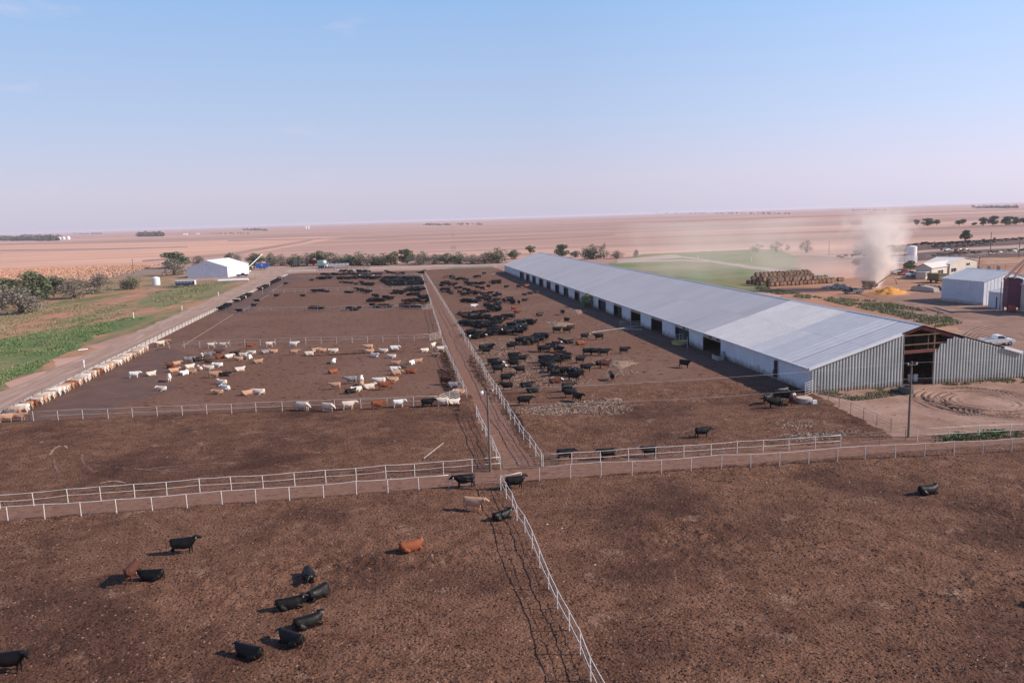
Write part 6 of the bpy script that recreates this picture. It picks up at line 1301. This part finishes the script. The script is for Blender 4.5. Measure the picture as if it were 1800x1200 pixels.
# black cattle of the far left pens
gk = 'black cattle in the far left pens'
def trough_far(y0, y1, n, name):
    for i in range(n):
        y = y0+(y1-y0)*i/n; cow(0, 0, 'K' if R.random() > .08 else 'C', 'F', 180+R.uniform(-9, 9), '%s cow from the near end, trough of the %s' % (ordw[i], name), gk, world=(-53.4+R.uniform(0, .3), y+R.uniform(-.3, .3)))
trough_far(248, 262, 9, 'nearest black pen'); trough_far(272, 298, 18, 'second part of the nearest black pen'); trough_far(318, 345, 18, 'middle black pen'); trough_far(352, 380, 16, 'farthest black pen')
for X, Y, lb in ((452, 532, 'black cow walking alone in the nearest black pen, left one'), (486, 523, 'black cow walking alone in the nearest black pen, right one'), (533, 521, 'black cow lying alone in the nearest black pen'), (421, 550, 'black cow standing behind the left end of the black pen fence'), (446, 540, 'small black calf alone near the fence'), (502, 501, 'black cow alone near the far trough'), (548, 495, 'black cow standing alone in the middle black pen'), (490, 491, 'black cow beside the far trough corner')):
    cow(X, Y, 'K', 'L' if 'lying' in lb else 'S', R.choice((0, 178, 12)), lb, gk)
def far_rows():
    for nm, pts, co, n, po, jx, jy in (('front fence left, nearest black pen', [(546, 545), (566, 545)], ['K'], 4, 'S', 1.5, .6), ('front fence middle, nearest black pen', [(606, 545), (635, 545)], ['K'], 4, 'SL', 2, .8), ('front fence right, nearest black pen', [(652, 540), (685, 541)], ['K'], 5, 'SL', 2, .8), ('corner row of the nearest black pen', [(706, 541), (748, 541)], ['K'], 9, 'S', 2, 1),
        ('lower cluster of the nearest black pen', [(648, 532), (662, 530), (672, 532)], ['K'], 7, 'SL', 2, 1.5), ('middle cluster of the nearest black pen', [(676, 525), (690, 527)], ['K'], 5, 'SL', 2, 1.5), ('right cluster, nearest black pen', [(710, 533), (728, 531), (750, 531)], ['K']*7+['R'], 11, 'SL', 2, 1.5), ('fence end, nearest black pen', [(738, 526), (752, 525)], ['K'], 7, 'SL', 2, 2), ('upper right, nearest black pen', [(718, 520), (735, 519)], ['K'], 6, 'SL', 2, 1), ('middle trio of the nearest black pen', [(657, 522), (664, 525)], ['K'], 3, 'S', 1, 1),
        ('diagonal cluster below the middle fence', [(626, 511), (638, 514), (652, 516)], ['K'], 8, 'S', 2, 1.2), ('lone pair below the middle fence', [(608, 515), (618, 515)], ['K'], 2, 'L', 1, .5), ('left row below the middle fence', [(548, 514), (566, 513), (576, 514)], ['K'], 5, 'SL', 1, .8), ('right band below the middle fence', [(690, 516), (712, 516)], ['K'], 9, 'SL', 2, 1.5), ('dense band below the middle fence', [(712, 511), (745, 511)], ['K'], 13, 'SL', 2, 1.5)):
        row(nm, pts, co, int(n*1.6), po, jx, jy, gk)
    mass = [([(680, 503), (700, 501), (745, 502)], 26, 2.2), ([(672, 496), (700, 496), (742, 497)], 30, 2.0), ([(672, 491), (700, 491), (738, 490)], 22, 1.6), ([(592, 491), (640, 489), (668, 491)], 22, 1.0), ([(560, 491), (575, 490), (582, 489)], 10, .8), ([(636, 499), (655, 503)], 7, 1), ([(600, 497), (625, 500)], 3, 1), ([(566, 484), (585, 484), (620, 484), (668, 485)], 26, 1.2), ([(592, 478), (615, 478), (650, 479)], 14, 1), ([(674, 478), (700, 484), (715, 482)], 7, 1), ([(740, 482), (748, 478)], 6, 2)]
    for pts, n, jy in mass: row('mass', pts, ['K']*9+['C', 'W'] if pts[0][1] < 487 else ['K'], int(n*2.2), 'SSL', 3, jy, gk)
far_rows()
# the far right lots
for pts, n, co in (([(1605, 430), (1700, 427), (1800, 420)], 90, ['K']), ([(1640, 435), (1700, 432), (1745, 428)], 80, ['K']), ([(1660, 433), (1720, 429)], 40, ['K']), ([(1655, 441), (1700, 441)], 22, ['R', 'W', 'K', 'O']), ([(1735, 447), (1750, 446), (1800, 440)], 34, ['K', 'W', 'R', 'C', 'K']), ([(1640, 451), (1720, 446)], 26, ['K', 'R']), ([(1540, 437), (1600, 434)], 20, ['K']), ([(1470, 452), (1560, 448)], 16, ['K', 'R'])):
    row('mass', pts, co, n, 'SSL', 3, 1.6, 'far')
cattle.sort(key=lambda c: c[1]+.1*abs(c[0]))
single = [c for c in cattle if 'mass' not in (c[5] or '').split()[-1:]][:322]
sid = set(id(c) for c in single); mass = [c for c in cattle if id(c) not in sid]
def standz(x, y): return (max(gz(x, y), -.05) if y < 113 else 0.0)
SQ = {1: .5}
for (x, y, coat, pose, hd, lb, grp, sc) in single:
    me = R.choice(CM[pose]); o = link('cow', me); tag(o, lb, 'cow', grp)
    base = coat[0]
    for i, mn in ((0, base), (1, FACE[coat]), (2, 'hoof' if pose in 'SUGF' else base)):
        o.material_slots[i].link = 'OBJECT'; o.material_slots[i].material = MT[mn]
    o.location = (x, y, standz(x, y)-.02); o.rotation_euler = (0, 0, radians(hd)); o.scale = (sc, sc*R.uniform(.95, 1.06), sc)
    if y < 76 and grp == gf:
        H = Vector(me['head']); t = MB().box(-.04, .04, -.012, .012, -.11, .0).mesh('ear_tag', MT['tagy'])
        for s in (-1, 1):
            e = link('ear_tag', t, o); e.location = H+Vector((.05, .19*s, -.0)); e.rotation_euler = (0, 0, .4*s)
if mass:
    names = ['K', 'R', 'O', 'W', 'C', 'D', 'T', 'G']; V = []; F = []; MI = []; b = 0
    lows = []
    for me in CM_LOW:
        v = np.empty(len(me.vertices)*3); me.vertices.foreach_get('co', v); me.calc_loop_triangles(); t = np.empty(len(me.loop_triangles)*3, np.int32); me.loop_triangles.foreach_get('vertices', t); lows.append((v.reshape(-1, 3), t.reshape(-1, 3)))
    for (x, y, coat, pose, hd, lb, grp, sc) in mass:
        v, f = lows[2] if pose in 'LZ' else lows[R.randrange(2)]; a = radians(hd); q = v*sc; V.append(np.stack([x+q[:, 0]*cos(a)-q[:, 1]*sin(a), y+q[:, 0]*sin(a)+q[:, 1]*cos(a), q[:, 2]-.02], 1)); F.append(f+b); b += len(v); MI.append(np.full(len(f), names.index(coat[0]) if coat[0] in names else 0))
    tag(link('cattle_herd', raw_mesh('cattle_herd', np.concatenate(V), np.concatenate(F), [MT[n] for n in names], np.concatenate(MI), True)), 'distant cattle massed in the far pens', kind='stuff')
print('CATTLE', len(cattle), 'single', len(single), 'mass', len(mass))
# ------------------------------------------------------------------ dust and haze
def volume_mat(name, col, dens, builder=None, aniso=.0):
    m = bpy.data.materials.new(name); m.use_nodes = True; t = m.node_tree; t.nodes.clear(); out = N(t, 'ShaderNodeOutputMaterial'); v = N(t, 'ShaderNodeVolumePrincipled')
    v.inputs['Color'].default_value = (*col, 1); v.inputs['Density'].default_value = dens; v.inputs['Anisotropy'].default_value = aniso; t.links.new(v.outputs[0], out.inputs['Volume'])
    if builder: t.links.new(builder(t, t.links.new), v.inputs['Density'])
    return m
def dust_density(t, L):
    co = N(t, 'ShaderNodeTexCoord').outputs['Object']; sp_ = N(t, 'ShaderNodeSeparateXYZ'); L(co, sp_.inputs[0])
    def m(op, a, b=None, c=None):
        n = N(t, 'ShaderNodeMath', operation=op)
        for i, v in enumerate((a, b, c)):
            if v is None: continue
            if isinstance(v, (int, float)): n.inputs[i].default_value = v
            else: L(v, n.inputs[i])
        return n.outputs[0]
    x, y, z = sp_.outputs
    ns = N(t, 'ShaderNodeTexNoise'); ns.inputs['Scale'].default_value = .21; ns.inputs['Detail'].default_value = 7; ns.inputs['Roughness'].default_value = .6; L(co, ns.inputs['Vector'])
    # a leaning column that widens with height
    cx_ = m('MULTIPLY_ADD', z, .10, 0.0); dx = m('SUBTRACT', x, cx_); rad = m('MULTIPLY_ADD', z, .34, 3.0)
    r2 = m('ADD', m('MULTIPLY', dx, dx), m('MULTIPLY', y, y)); q = m('DIVIDE', m('SQRT', r2), rad)
    q = m('ADD', q, m('MULTIPLY', m('SUBTRACT', ns.outputs['Fac'], .5), 3.6))
    f = N(t, 'ShaderNodeMapRange'); f.interpolation_type = 'SMOOTHSTEP'; f.inputs[1].default_value = 1.1; f.inputs[2].default_value = .0; L(q, f.inputs[0])
    fz = N(t, 'ShaderNodeMapRange'); fz.interpolation_type = 'SMOOTHSTEP'; fz.inputs[1].default_value = 26.5; fz.inputs[2].default_value = 2.; fz.inputs[3].default_value = .0; fz.inputs[4].default_value = .62; L(z, fz.inputs[0])
    return m('MULTIPLY', f.outputs[0], fz.outputs[0])
p = at(1530, 508)
o = MB().box(-13, 13, -11, 11, .05, 26).build('dust_plume', volume_mat('dust', (.99, .92, .86), .1, dust_density)); o.location = (p.x+1.2, p.y+1, 0); tag(o, 'tan dust plume rising from the grinder beside the corn pile', kind='stuff')
def drift_density(t, L):
    co = N(t, 'ShaderNodeTexCoord').outputs['Object']; ln = N(t, 'ShaderNodeVectorMath', operation='MULTIPLY'); ln.inputs[1].default_value = (1/42, 1/42, 1/9.); L(co, ln.inputs[0]); le = N(t, 'ShaderNodeVectorMath', operation='LENGTH'); L(ln.outputs[0], le.inputs[0])
    ns = N(t, 'ShaderNodeTexNoise'); ns.inputs['Scale'].default_value = .06; ns.inputs['Detail'].default_value = 4; L(co, ns.inputs['Vector'])
    a = N(t, 'ShaderNodeMath', operation='MULTIPLY_ADD'); L(ns.outputs['Fac'], a.inputs[0]); a.inputs[1].default_value = 1.3; L(le.outputs[0], a.inputs[2])
    f = N(t, 'ShaderNodeMapRange'); f.interpolation_type = 'SMOOTHSTEP'; f.inputs[1].default_value = 1.5; f.inputs[2].default_value = .4; f.inputs[4].default_value = .017; L(a.outputs[0], f.inputs[0]); return f.outputs[0]
p2 = Vector((p.x-5, p.y+75, 9))
o = MB().box(-42, 42, -42, 42, -8.9, 12).build('dust_drift', volume_mat('thin_dust', (.97, .88, .80), .01, drift_density)); o.location = p2; tag(o, 'thin dust drifting away behind the hay bales', kind='stuff')
HZ = 12000
o = MB().box(-HZ, HZ, -200, HZ*1.6, -1.2, 30.5).build('haze', volume_mat('haze_air', (.80, .80, .92), 7.5e-5, aniso=.1)); tag(o, kind='stuff')
